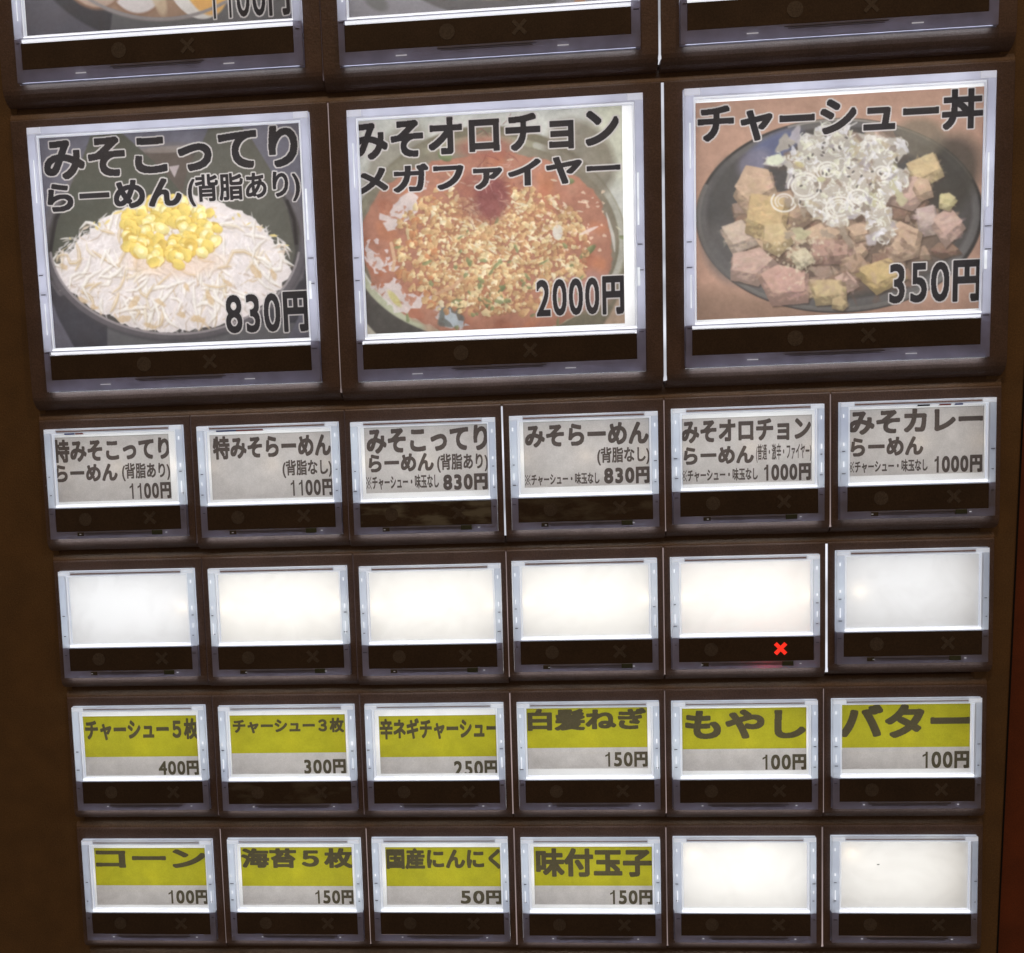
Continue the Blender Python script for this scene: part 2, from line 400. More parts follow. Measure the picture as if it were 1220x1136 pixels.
def area_resize(m, x0, y0, x1, y1, W, H):
    """coverage of mask m stretched over the box (x0,y0,x1,y1) on a W x H grid"""
    h, w = m.shape
    I = np.zeros((h + 1, w + 1)); I[1:, 1:] = m.cumsum(0).cumsum(1)
    gx = np.clip((np.arange(W + 1) - x0) / (x1 - x0) * w, 0, w); gy = np.clip((np.arange(H + 1) - y0) / (y1 - y0) * h, 0, h)
    ix = np.minimum(gx.astype(int), w - 1); fx = gx - ix; iy = np.minimum(gy.astype(int), h - 1); fy = gy - iy
    A = I[:, ix] * (1 - fx) + I[:, ix + 1] * fx
    B = A[iy] * (1 - fy)[:, None] + A[iy + 1] * fy[:, None]
    s = (w / (x1 - x0)) * (h / (y1 - y0))
    return np.clip((B[1:, 1:] - B[:-1, 1:] - B[1:, :-1] + B[:-1, :-1]) / s, 0, 1)
def lin_up(g, H, W):
    h, w = g.shape[:2]
    y = np.linspace(0, h - 1, H); x = np.linspace(0, w - 1, W)
    iy = np.minimum(y.astype(int), h - 2); ix = np.minimum(x.astype(int), w - 2)
    fy = (y - iy); fx = (x - ix); fy = (fy * fy * (3 - 2 * fy))[:, None]; fx = (fx * fx * (3 - 2 * fx))[None]
    return (g[iy][:, ix] * (1 - fy) * (1 - fx) + g[iy + 1][:, ix] * fy * (1 - fx) + g[iy][:, ix + 1] * (1 - fy) * fx + g[iy + 1][:, ix + 1] * fy * fx)
def fnoise(H, W, cell, rng, octs=3):
    out = np.zeros((H, W)); amp = 1.0; tot = 0
    for k in range(octs):
        c = max(1.0, cell / 2 ** k)
        out += amp * lin_up(rng.random((int(H / c) + 3, int(W / c) + 3)), H, W); tot += amp; amp *= 0.55
    return out / tot - 0.5
def blur(a, n=1):
    for _ in range(n):
        a = (np.pad(a, ((1, 1), (0, 0), (0, 0)), 'edge')[:-2] + 2 * a + np.pad(a, ((1, 1), (0, 0), (0, 0)), 'edge')[2:]) / 4
        a = (np.pad(a, ((0, 0), (1, 1), (0, 0)), 'edge')[:, :-2] + 2 * a + np.pad(a, ((0, 0), (1, 1), (0, 0)), 'edge')[:, 2:]) / 4
    return a

class Paint:
    """small raster painter; the canvas covers the box (x0,y0,x1,y1) of print coordinates at k px per unit"""
    def __init__(s, box, k, col, seed):
        s.x0, s.y0, s.x1, s.y1 = box; s.k = k
        s.W = int((s.x1 - s.x0) * k); s.H = int((s.y1 - s.y0) * k)
        s.c = np.zeros((s.H, s.W, 3)) + np.array(col, float); s.rng = np.random.default_rng(seed)
    def win(s, ax, ay, bx, by):
        i0 = max(0, int((ay - s.y0) * s.k)); i1 = min(s.H, int((by - s.y0) * s.k) + 2)
        j0 = max(0, int((ax - s.x0) * s.k)); j1 = min(s.W, int((bx - s.x0) * s.k) + 2)
        if i1 <= i0 or j1 <= j0: return None
        Y, X = np.mgrid[i0:i1, j0:j1]
        return slice(i0, i1), slice(j0, j1), X / s.k + s.x0, Y / s.k + s.y0
    def blend(s, sy, sx, a, col):
        a = a[..., None]; s.c[sy, sx] = s.c[sy, sx] * (1 - a) + np.array(col, float) * a
    def ell(s, cx, cy, rx, ry, rot=0, col=(0, 0, 0), al=1, soft=0.6, shade=0, wob=0):
        r = max(rx, ry) + soft * 2 + 1
        q = s.win(cx - r, cy - r, cx + r, cy + r)
        if q is None: return
        sy, sx, X, Y = q; c, n = math.cos(rot), math.sin(rot)
        a = (X - cx) * c + (Y - cy) * n; b = -(X - cx) * n + (Y - cy) * c
        d = np.sqrt((a / rx) ** 2 + (b / ry) ** 2)
        if wob:
            th = np.arctan2(b, a); ph = s.rng.random(3) * 6.3
            d = d * (1 + wob * (np.sin(2 * th + ph[0]) * .5 + np.sin(3 * th + ph[1]) * .5 + np.sin(5 * th + ph[2]) * .35))
        m = np.clip((1 - d) * min(rx, ry) / soft + 0.5, 0, 1) * al
        if shade:
            f = 1 + shade * np.clip(-(a / rx * .4 + b / ry) * .7, -1, 1)
            colr = np.array(col, float) * f[..., None]
            s.c[sy, sx] = s.c[sy, sx] * (1 - m[..., None]) + colr * m[..., None]
        else: s.blend(sy, sx, m, col)
    def poly(s, pts, col, al=1, soft=1.0, wob=0):
        P = np.array(pts, float)
        if wob:
            Q = []
            for i in range(len(P)):
                a, b = P[i], P[(i + 1) % len(P)]; n = max(1, int(np.hypot(*(b - a)) / 5))
                for k in range(n): Q.append(a + (b - a) * k / n + s.rng.normal(0, wob, 2) * (k > 0))
            P = np.array(Q)
        X = (P[:, 0] - s.x0) * s.k; Y = (P[:, 1] - s.y0) * s.k
        m = fill_edges((s.H, s.W), X, Y, np.roll(X, -1), np.roll(Y, -1)).astype(float)
        n = max(1, int(soft * s.k))
        m = blur(m[..., None], n)[..., 0] * al
        s.blend(slice(None), slice(None), m, col)
        return m
    def stroke(s, pts, w, col, al=1, soft=0.5, taper=False):
        P = np.array(pts, float)
        q = s.win(P[:, 0].min() - w - 1, P[:, 1].min() - w - 1, P[:, 0].max() + w + 1, P[:, 1].max() + w + 1)
        if q is None: return
        sy, sx, X, Y = q; D = np.full(X.shape, 1e9); n = len(P) - 1
        for i in range(n):
            a, b = P[i], P[i + 1]; v = b - a; L = v @ v + 1e-9
            t = np.clip(((X - a[0]) * v[0] + (Y - a[1]) * v[1]) / L, 0, 1)
            ww = w / 2 * (1 if not taper else 1 - 0.75 * abs(((i + t) / n) * 2 - 1) ** 2)
            D = np.minimum(D, np.hypot(X - a[0] - t * v[0], Y - a[1] - t * v[1]) - ww)
        s.blend(sy, sx, np.clip(0.5 - D / soft, 0, 1) * al, col)
    def arc(s, cx, cy, rx, ry, a0, a1, w, col, al=1, soft=0.6, rot=0, n=40):
        t = np.radians(np.linspace(a0, a1, n)); c, q = math.cos(rot), math.sin(rot)
        x = rx * np.cos(t); y = ry * np.sin(t)
        s.stroke(np.stack([cx + x * c - y * q, cy + x * q + y * c], 1), w, col, al, soft)
    def mottle(s, amp, cell):
        s.c *= (1 + amp * fnoise(s.H, s.W, cell * s.k, s.rng))[..., None]

# ------------------------------------------------------------------ the four food photographs (flat print)
def paint_sprout_bowl():
    p = Paint((36, 138, 380, 420), 2.4, (98, 95, 107), 3); g = p.rng
    p.mottle(0.12, 30)
    p.ell(208, 292, 158, 120, 0, (86, 80, 84), soft=3)                       # rim outside
    p.poly([(50, 300), (55, 340), (70, 380), (92, 420), (330, 420), (355, 380), (368, 330), (368, 290)], (62, 60, 66), soft=2)
    p.poly([(128, 370), (128, 420), (335, 420), (352, 385), (300, 385)], (92, 90, 92), soft=2)
    p.arc(208, 290, 156, 116, 150, 400, 9, (103, 97, 101), soft=3)
    p.ell(208, 288, 150, 112, 0, (72, 68, 66), soft=3)
    p.arc(210, 285, 138, 108, 200, 340, 4, (120, 110, 107), .7, soft=3)
    p.ell(195, 205, 50, 28, 0, (88, 77, 70), soft=5)
    p.ell(205, 178, 40, 4, -.06, (140, 128, 122), .7, soft=2)
    p.poly([(108, 162), (142, 156), (165, 176), (196, 205), (228, 245), (150, 300), (60, 335), (64, 280), (84, 222), (100, 185)], (78, 78, 68), soft=1)
    p.poly([(250, 150), (284, 147), (300, 166), (322, 202), (344, 256), (352, 300), (346, 322), (300, 276), (216, 236), (224, 200), (240, 172)], (86, 84, 75), soft=1)
    p.stroke([(80, 235), (66, 262), (60, 300)], 4, (46, 42, 42), .8, 2)
    p.stroke([(342, 240), (350, 262), (353, 290)], 4, (44, 40, 40), .8, 2)
    p.stroke([(350, 235), (362, 270), (358, 330)], 8, (104, 98, 102), .7, 4)
    p.ell(130, 300, 60, 30, -.6, (66, 62, 56), .5, soft=20)
    p.poly([(201, 199), (214, 197), (208, 212)], (165, 150, 150), soft=.5)
    # heap of white shreds
    H = [(66, 324), (74, 304), (88, 297), (100, 280), (120, 266), (128, 258), (150, 246), (175, 236), (215, 232), (262, 241), (290, 254), (305, 262), (318, 278),
         (331, 296), (340, 312), (348, 324), (336, 345), (300, 374), (262, 388), (205, 397), (160, 391), (112, 368), (84, 348)]
    m = p.poly(H, (216, 205, 203), wob=1.6, soft=.6)
    hy = lambda x, y: ((x - 207) / 142) ** 2 + ((y - 322) / 78) ** 2 < 1.0 or (y > 250 and y < 330 and abs(x - 207) < 50 + (y - 245) * 1.1)
    for i in range(900):
        x, y = g.uniform(66, 348), g.uniform(244, 396)
        if not hy(x, y) or ((x - 207) / 138) ** 2 + ((y - 306) / 88) ** 2 > 1: continue
        an = math.atan2(y - 250, (x - 205) * .8) + g.normal(0, .7); L = g.uniform(8, 28); w_ = g.uniform(1.2, 3.2)
        k = g.random(); dk = .12 + .75 * max(0, (y - 285)) / 110
        if k < .22 * dk: col, al = (182, 158, 138), .6
        elif k < .42 * dk: col, al = (202, 174, 140), .7
        elif k < .52 * dk: col, al = (162, 142, 130), .45
        elif k < .74: col, al = (228, 220, 220), .6
        elif k < .88: col, al = (204, 192, 192), .5
        else: col, al = (224, 210, 200), .55
        c = g.normal(0, 3)
        p.stroke([(x - L / 2 * math.cos(an), y - L / 2 * math.sin(an)), (x + c * math.sin(an), y - c * math.cos(an)), (x + L / 2 * math.cos(an), y + L / 2 * math.sin(an))], w_, col, al, .8, True)
    for i in range(230):
        x, y = g.uniform(70, 345), g.uniform(262, 394)
        if not hy(x, y) or ((x - 207) / 136) ** 2 + ((y - 304) / 86) ** 2 > 1: continue
        if y < 300 and g.random() < .55: continue
        an = math.atan2(y - 235, (x - 205) * .7) + g.normal(0, .75); L = g.uniform(16, 40); w_ = g.uniform(2.6, 4.6); c = g.normal(0, 5)
        P = [(x - L / 2 * math.cos(an), y - L / 2 * math.sin(an)), (x - L / 6 * math.cos(an) + c * .8 * math.sin(an), y - L / 6 * math.sin(an) - c * .8 * math.cos(an)), (x + L / 6 * math.cos(an) + c * math.sin(an), y + L / 6 * math.sin(an) - c * math.cos(an)), (x + L / 2 * math.cos(an), y + L / 2 * math.sin(an))]
        if max(((a - 207) / 146) ** 2 + ((b - 302) / 94) ** 2 for a, b in P) > 1: continue
        p.stroke([(a + .8, b + 2.2) for a, b in P], w_, (168, 146, 122), .42, 1.6, True)
        k = g.random()
        p.stroke(P, w_, (226, 219, 212) if k < .7 else ((214, 198, 172) if k < .88 else (204, 176, 136)), .88, .9, True)
        p.stroke([(a - .3, b - .7) for a, b in P], w_ * .35, (236, 231, 226), .5, .8, True)
    for i in range(46):                                                     # ragged shreds at the heap's edge and yellow hearts
        x = g.uniform(70, 345); y = 322 - 78 * math.sqrt(max(0, 1 - ((x - 207) / 142) ** 2)) + g.uniform(-2, 8)
        an = g.uniform(0, 3.14); L = g.uniform(4, 12)
        p.stroke([(x, y), (x + L * math.cos(an), y + L * math.sin(an) * .7)], g.uniform(1.5, 3.5), [(222, 212, 206), (214, 190, 168), (226, 200, 120)][int(g.integers(0, 3))], .9, .7, True)
    for x, y, a in [(76, 318, .8), (98, 358, .6), (112, 366, .3), (148, 380, -.2), (178, 388, .3), (216, 375, .2), (235, 380, .1), (250, 356, 1.2), (222, 342, 1.1), (272, 338, .6), (305, 325, .8), (326, 328, 1.2), (160, 360, -.8), (190, 360, .5)]:
        p.ell(x, y, g.uniform(5, 10), g.uniform(2.5, 4.5), a, (202, 168, 122), .7, soft=1.6, wob=.2)
    p.arc(208, 290, 152, 111, 8, 172, 8, (92, 86, 90), .95, soft=1.6)
    p.arc(208, 290, 148.5, 108, 6, 174, 2.6, (150, 140, 142), .9, soft=1.4)
    p.arc(208, 292, 157, 114, 8, 172, 3, (66, 62, 66), .6, soft=3)
    p.ell(208, 312, 58, 18, 0, (224, 190, 165), .55, soft=9)
    # corn
    K = []
    for i in range(150):
        a, r = g.uniform(0, 6.28), math.sqrt(g.random())
        x, y = 203 + 57 * r * math.cos(a), 276 + 40 * r * math.sin(a)
        if y > 302 and abs(x - 212) > 36: continue
        K.append((y, x))
    for y, x in sorted(K):
        r1 = g.uniform(6, 9); b = g.random()
        base = (230, 200, 96) if b < .5 else ((216, 178, 78) if b < .72 else (234, 216, 136))
        ro = g.uniform(0, 3)
        p.ell(x, y + .8, r1 + .5, r1 * .86 + .4, ro, (196, 146, 46), .55, soft=1.2, wob=.1)
        p.ell(x, y, r1, r1 * .8, ro, base, .96, soft=1.0, shade=.12, wob=.12)
        if b > .6: p.ell(x - 1, y - 1.5, r1 * .45, r1 * .35, ro, (246, 236, 182), .8, soft=1.5)
    p.mottle(.10, 9); p.mottle(0.09, 2.2); p.c = blur(p.c, 3)
    return p
def paint_spicy_bowl():
    p = Paint((404, 112, 790, 430), 2.4, (196, 196, 186), 5); g = p.rng
    p.mottle(.05, 30)
    p.ell(740, 160, 40, 60, 0, (196, 196, 160), .6, soft=20)
    p.ell(755, 380, 50, 60, 0, (176, 134, 100), .8, soft=8)
    p.ell(410, 400, 40, 70, 0, (196, 184, 158), .9, soft=8)
    p.ell(582, 302, 164, 152, 0, (118, 108, 84), soft=3)                     # bowl body
    p.poly([(424, 330), (432, 380), (450, 400), (480, 430), (600, 430), (560, 400), (450, 340)], (84, 78, 72), soft=2)
    p.arc(582, 290, 160, 124, 175, 400, 9, (146, 140, 110), soft=2.5)
    p.ell(582, 284, 154, 114, 0, (132, 120, 98), soft=3)
    p.arc(584, 288, 157, 122, -70, 40, 7, (172, 168, 152), .9, soft=2)
    p.arc(578, 292, 156, 110, 40, 176, 8, (176, 178, 142), soft=2)
    p.arc(578, 291, 152, 106, 40, 176, 2.5, (206, 206, 186), soft=1.5)
    p.ell(470, 200, 30, 60, .5, (120, 112, 92), .7, soft=10)
    p.ell(690, 190, 40, 50, -.5, (120, 108, 88), .8, soft=10)
    m = p.poly([(430, 300), (434, 262), (450, 232), (480, 206), (520, 192), (560, 186), (600, 180), (650, 190), (690, 212), (716, 240), (728, 280), (728, 320), (710, 355),
            (680, 380), (640, 398), (560, 402), (520, 392), (478, 372), (446, 344)], (176, 108, 82), soft=2, wob=1)
    for i in range(90):
        x, y = g.uniform(435, 725), g.uniform(190, 395)
        if ((x - 580) / 146) ** 2 + ((y - 296) / 104) ** 2 > 1: continue
        p.ell(x, y, g.uniform(6, 22), g.uniform(4, 12), g.uniform(0, 3), [(200, 112, 68), (176, 92, 62), (190, 124, 96), (168, 100, 76)][int(g.integers(0, 4))], .5, soft=5, wob=.2)
    p.ell(690, 345, 40, 25, 0, (176, 120, 110), .7, soft=12)
    # white glare on the oil, left
    for P in [[(452, 262), (470, 244), (490, 228), (500, 236), (494, 256), (478, 262), (462, 276)], [(496, 222), (512, 216), (508, 226), (500, 228)],
              [(434, 298), (440, 288), (452, 302), (462, 318), (470, 324), (456, 326), (440, 316)], [(448, 338), (470, 332), (480, 346), (516, 352), (522, 356), (480, 372), (462, 360)],
              [(516, 372), (528, 366), (532, 378), (548, 386), (552, 392), (530, 390)]]:
        p.poly(P, (204, 192, 190), .85, wob=3.2, soft=.9)
        c_ = np.array(P, float).mean(0)
        for i in range(9): p.ell(c_[0] + g.normal(0, 9), c_[1] + g.normal(0, 7), g.uniform(1.5, 5), g.uniform(1, 3), g.uniform(0, 3), (186, 112, 82), .8, 1.0, 0, .35)
    for i in range(26):
        x, y = g.uniform(434, 475), g.uniform(285, 345)
        p.ell(x, y, g.uniform(1.5, 5), g.uniform(1, 3), g.uniform(0, 3), [(207, 190, 188), (184, 100, 66)][int(g.integers(0, 2))], .85, soft=.8, wob=.3)
    p.ell(470, 356, 12, 4, .9, (196, 184, 92), .8, soft=2)
    p.ell(536, 378, 16, 12, .5, (90, 100, 96), .8, soft=2, wob=.2); p.poly([(530, 376), (536, 366), (546, 382), (560, 388), (540, 390)], (180, 194, 206), .8, wob=1.5, soft=.6)
    for x, y, a, b, r in [(545, 362, 9, 7, .6), (590, 348, 16, 5, -.6), (606, 336, 10, 4, -.6), (700, 300, 12, 4, -.7), (562, 332, 7, 6, 0), (578, 362, 12, 3, .7), (676, 216, 8, 4, 0), (530, 186, 9, 6, .5)]:
        p.ell(x, y, a, b, r, (112, 128, 76), .9, soft=1.2, shade=.25)
    # crumbs of minced meat
    C = []
    for i in range(2600):
        a = g.uniform(0, 6.28); r = math.sqrt(g.random())
        x, y = 584 + 118 * r * math.cos(a), 296 + 86 * r * math.sin(a)
        if y < 236 and 545 < x < 610: continue
        if y < 222 + abs(x - 600) * .05: continue
        if y > 375 - max(0, (x - 640)) * .9: continue
        e = r ** 3
        if g.random() < e * .7: continue
        C.append((y, x))
    for y, x in sorted(C):
        r1 = g.uniform(1.6, 4.2) * (1.0 if g.random() < .8 else 1.5); b = g.random()
        base = (204, 158, 98) if b < .3 else ((192, 136, 84) if b < .5 else ((216, 188, 128) if b < .74 else ((222, 204, 158) if b < .84 else (178, 112, 74))))
        if x < 520 and b > .8: base = (202, 124, 72)
        ro = g.uniform(0, 3)
        p.ell(x + .4, y + 1.0, r1, r1 * .8, ro, (150, 94, 60), .5, soft=1, wob=.2)
        p.ell(x, y, r1, r1 * g.uniform(.6, .95), ro, base, .92, soft=.7, shade=.15, wob=.25)
    for i in range(60):                                                       # noodle ends and bright crumbs
        x, y = g.normal(605, 50), g.normal(262, 30)
        an = g.uniform(-.3, 1.0)
        p.stroke([(x, y), (x + 8 * math.cos(an), y + 8 * math.sin(an))], g.uniform(1.5, 3), (220, 208, 170), .7, .8, True)
    p.stroke([(466, 290), (470, 310), (468, 322)], 4, (206, 160, 116), .9, 1); p.stroke([(520, 350), (540, 342), (552, 330)], 4, (200, 146, 104), .9, 1)
    p.ell(664, 277, 6, 9, 0, (206, 200, 186), .9, soft=1.2); p.stroke([(690, 280), (712, 270)], 4, (216, 190, 178), .9, 1.2, True)
    p.stroke([(722, 254), (730, 282), (732, 300)], 4, (196, 190, 178), .85, 1.2, True)
    for i in range(50):
        x, y = g.uniform(640, 720), g.uniform(225, 300)
        p.ell(x, y, g.uniform(1, 2.6), g.uniform(1, 2), 0, (222, 186, 150), .8, soft=.8, wob=.3)
    for i in range(46):
        x, y = g.normal(590, 62), g.normal(330, 34)
        p.ell(x, y, g.uniform(2, 6), g.uniform(1.2, 2.6), g.uniform(0, 3), (120, 134, 80), .8, .9, .2, .2)
    # red chilli threads
    p.ell(572, 232, 28, 32, 0, (146, 78, 68), .55, soft=10); p.ell(586, 236, 20, 26, 0, (138, 64, 66), .75, soft=8); p.ell(578, 176, 34, 14, 0, (176, 92, 74), .7, soft=8)
    for i in range(80):
        x, y = g.normal(580, 20), g.normal(214, 26); an = g.uniform(-1.3, 1.3); L = g.uniform(6, 18)
        p.stroke([(x, y), (x + L * .5 * math.cos(an) + 2, y + L * .5 * math.sin(an)), (x + L * math.cos(an), y + L * math.sin(an))], 1.0, [(176, 90, 76), (128, 60, 58), (202, 150, 124)][int(g.integers(0, 3))], .55, .7)
    p.mottle(.16, 16); p.mottle(.14, 6); p.mottle(.10, 2.0); p.c = blur(p.c, 3); L_ = p.c.mean(2, keepdims=True); p.c = L_ + (p.c - L_) * .84
    return p
def paint_pork_bowl():
    p = Paint((806, 84, 1200, 402), 2.4, (180, 138, 116), 9); g = p.rng
    n = fnoise(p.H, p.W, 60, g); 
    Y = np.linspace(0, 1, p.H)[:, None]; wood = np.sin((Y * 34 + n * 3.5)) * .02 + n * .12
    p.c *= (1 + wood)[..., None]
    p.ell(900, 380, 120, 30, .1, (140, 112, 92), .5, soft=20)
    p.ell(1000, 257, 171, 116, -.03, (60, 56, 54), soft=1.5)
    p.ell(1000, 256, 167, 112, -.03, (98, 94, 92), soft=2)
    p.arc(1000, 256, 168, 113, 40, 200, 5, (122, 117, 113), .8, soft=2, rot=-.03)
    p.arc(1000, 256, 168, 113, 250, 340, 2.5, (158, 150, 138), .8, soft=1.4, rot=-.03)
    p.ell(1000, 254, 158, 103, -.03, (76, 72, 70), soft=3)
    p.ell(1120, 215, 40, 60, .6, (62, 58, 52), .8, soft=14); p.ell(1095, 165, 30, 24, 0, (112, 102, 86), .7, soft=10)
    p.ell(870, 300, 30, 40, -.5, (96, 92, 90), .7, soft=12)
    p.ell(920, 178, 38, 15, -.55, (92, 98, 134), .85, soft=7); p.ell(898, 194, 22, 14, -.6, (118, 112, 128), .8, soft=7)
    p.ell(862, 230, 18, 40, .2, (80, 78, 76), .6, soft=8)
    p.ell(1000, 290, 120, 60, 0, (112, 92, 78), .9, soft=14, wob=.06)
    def chunk(cx, cy, a, b, ro, col, dark=.72):
        """an uneven block of meat: shadow, lit top, darker side"""
        a *= 1.1; b *= 1.1
        k = 4 if g.random() < .55 else 5
        th = ro + np.arange(k) / k * 6.283 + g.normal(0, .14, k)
        P = [(cx + a * math.cos(t) * g.uniform(.9, 1.1), cy + b * math.sin(t) * g.uniform(.9, 1.1)) for t in th]
        p.poly([(x + 1.5, y + 3.5) for x, y in P], (70, 56, 48), .55, soft=2.2)
        p.poly([(x, y + 1.5) for x, y in P], tuple(v * dark for v in col), .95, soft=.7, wob=.3)
        T = [(cx - .05 * a + (x - cx) * .86, cy - .26 * b + (y - cy) * .70) for x, y in P]
        p.poly(T, col, .95, soft=1.3, wob=.3)
        for i in range(int(a * b / 9)):
            t, r = g.uniform(0, 6.28), math.sqrt(g.random()) * .8
            f = g.uniform(.80, 1.14)
            p.ell(cx + a * r * math.cos(t), cy + b * r * math.sin(t) * .9, g.uniform(1.5, 5), g.uniform(1, 2.6), g.uniform(-.6, .6), tuple(np.array(col) * f + g.normal(0, 5, 3)), .32, soft=1.6, wob=.35)
    TAN, PNK, YEL, MAU, BRN = (192, 160, 132), (192, 158, 142), (194, 168, 124), (184, 160, 150), (166, 136, 112)
    for i in range(84):                                                        # filling under the visible pieces
        t, r = g.uniform(0, 6.28), math.sqrt(g.random())
        chunk(1004 + 132 * r * math.cos(t), 278 + 70 * r * math.sin(t), g.uniform(10, 19), g.uniform(8, 14), g.uniform(0, 3), [BRN, TAN, (138, 108, 90), (150, 124, 108)][int(g.integers(0, 4))], .68)
    for q in [(900, 228, 27, 31, .6, TAN), (944, 250, 24, 26, .2, BRN), (1044, 166, 15, 13, .4, PNK), (1102, 203, 22, 22, .3, YEL), (1080, 230, 24, 20, .1, PNK), (1100, 226, 12, 14, .5, TAN),
              (880, 283, 22, 19, .4, (196, 172, 152)), (915, 262, 30, 36, 1.0, (194, 164, 116)), (926, 284, 20, 18, .2, YEL), (1104, 264, 17, 20, .5, MAU), (1130, 270, 19, 23, .1, PNK), (1128, 240, 12, 10, 0, (196, 180, 130)),
              (986, 280, 28, 16, .75, TAN), (990, 300, 29, 17, .8, (168, 132, 116)), (1075, 288, 24, 23, .75, TAN), (1020, 318, 20, 16, .3, BRN), (1008, 338, 14, 14, .2, PNK),
              (895, 317, 27, 22, .05, PNK), (938, 340, 31, 24, .7, (194, 152, 136)), (986, 347, 27, 17, .8, YEL), (1052, 328, 29, 20, .2, (196, 166, 112)), (1000, 362, 10, 8, 0, YEL), (956, 308, 14, 12, .3, (196, 182, 150))]:
        chunk(*q)
    for i in range(90):
        x, y = g.normal(950, 14), g.normal(302, 14)
        p.ell(x, y, g.uniform(1.5, 3), g.uniform(1, 2), g.uniform(0, 3), (204, 190, 160), .5, soft=1)
    for i in range(60):
        x, y = g.normal(1030, 40), g.normal(305, 26)
        p.ell(x, y, g.uniform(2, 8), g.uniform(1, 4), g.uniform(0, 3), [(112, 86, 72), (96, 76, 66), (180, 150, 128)][int(g.integers(0, 3))], .45, soft=1.6, wob=.3)
    # sliced spring onion heap
    O = [(950, 168), (972, 153), (1004, 148), (1028, 160), (1046, 162), (1076, 166), (1081, 184), (1064, 196), (1084, 206), (1080, 226), (1060, 236), (1062, 262), (1064, 284), (1050, 296), (1040, 288),
         (1034, 262), (1018, 262), (1000, 272), (976, 262), (952, 244), (936, 218), (938, 200), (922, 199), (908, 197), (908, 187), (926, 184), (942, 180)]
    p.poly([(x + 2, y + 4) for x, y in O], (88, 74, 64), .45, soft=3, wob=1.5)
    m = p.poly(O, (190, 182, 170), .80, soft=1.6, wob=3.4)
    for i in range(26):
        x, y = g.uniform(935, 1082), g.uniform(155, 290)
        p.ell(x, y, g.uniform(4, 13), g.uniform(3, 8), g.uniform(0, 3), [(150, 134, 116), (172, 160, 140), (178, 172, 132), (128, 106, 92), (176, 166, 170)][int(g.integers(0, 5))], .8, 2.0, 0, .35)
    inside = lambda x, y: 0 <= int((y - p.y0) * p.k) < p.H and 0 <= int((x - p.x0) * p.k) < p.W and m[int((y - p.y0) * p.k), int((x - p.x0) * p.k)] > .5
    for i in range(900):
        x, y = g.uniform(905, 1088), g.uniform(148, 300)
        if not inside(x, y): continue
        k = g.random(); r1 = g.uniform(2.2, 6)
        if k < .30: p.ell(x, y, r1, r1 * .6, g.uniform(0, 3), [(214, 211, 205), (206, 203, 209), (208, 207, 178)][int(g.integers(0, 3))], .7, 1.0, .12, .35)
        elif k < .52: p.ell(x, y, r1 * .7, r1 * .3, g.uniform(0, 3), [(164, 152, 138), (182, 170, 148), (172, 166, 170)][int(g.integers(0, 3))], .55, 1.0, 0, .3)
        elif k < .74:
            a0 = g.uniform(0, 360); p.arc(x, y, r1 + 1.5, r1 * .8 + 1, a0, a0 + g.uniform(90, 200), g.uniform(1.2, 2.6), [(220, 217, 210), (212, 211, 190)][int(g.integers(0, 2))], .6, 1.0, g.uniform(0, 3), 12)
        else: p.stroke([(x, y), (x + g.normal(0, 5), y + g.normal(0, 4))], g.uniform(1.2, 2.6), (218, 214, 206), .6, .9)
    for i in range(75):
        x, y = g.uniform(930, 1085), g.uniform(160, 292)
        if inside(x, y): p.ell(x, y, g.uniform(2, 7), g.uniform(1.5, 4), g.uniform(0, 3), [(140, 118, 100), (120, 104, 92), (168, 150, 120), (150, 140, 146)][int(g.integers(0, 4))], .7, 1.3, 0, .35)
    for (x, y, r1) in [(958, 222, 19), (1000, 248, 16), (986, 204, 13), (1022, 236, 12), (1050, 206, 9), (934, 240, 15)]:
        for k, al in ((0, .9), (4.5, .75), (8, .55)):
            if r1 - k > 3: a0 = g.uniform(0, 200); p.arc(x, y, r1 - k, (r1 - k) * .82, a0, a0 + g.uniform(190, 300), 2.2, (216, 211, 202), al, 1.2)
    p.ell(924, 191, 10, 6, 0, (204, 208, 180), .9, soft=1.5, wob=.2)
    p.ell(978, 214, 5, 3, 0, (190, 186, 120), .6, soft=2); p.ell(952, 196, 6, 3, .4, (196, 180, 110), .6, soft=2)
    for i in range(30):
        x, y = g.normal(995, 34), g.normal(200, 24)
        if i < 8: x, y = g.uniform(978, 1002), g.uniform(160, 184)
        p.ell(x, y, 2.2, 1.3, g.uniform(0, 3), (84, 78, 76), .8, soft=.8)
    p.mottle(.08, 12); p.mottle(.07, 5); p.mottle(.08, 2.0); p.c = blur(p.c, 3)
    return p
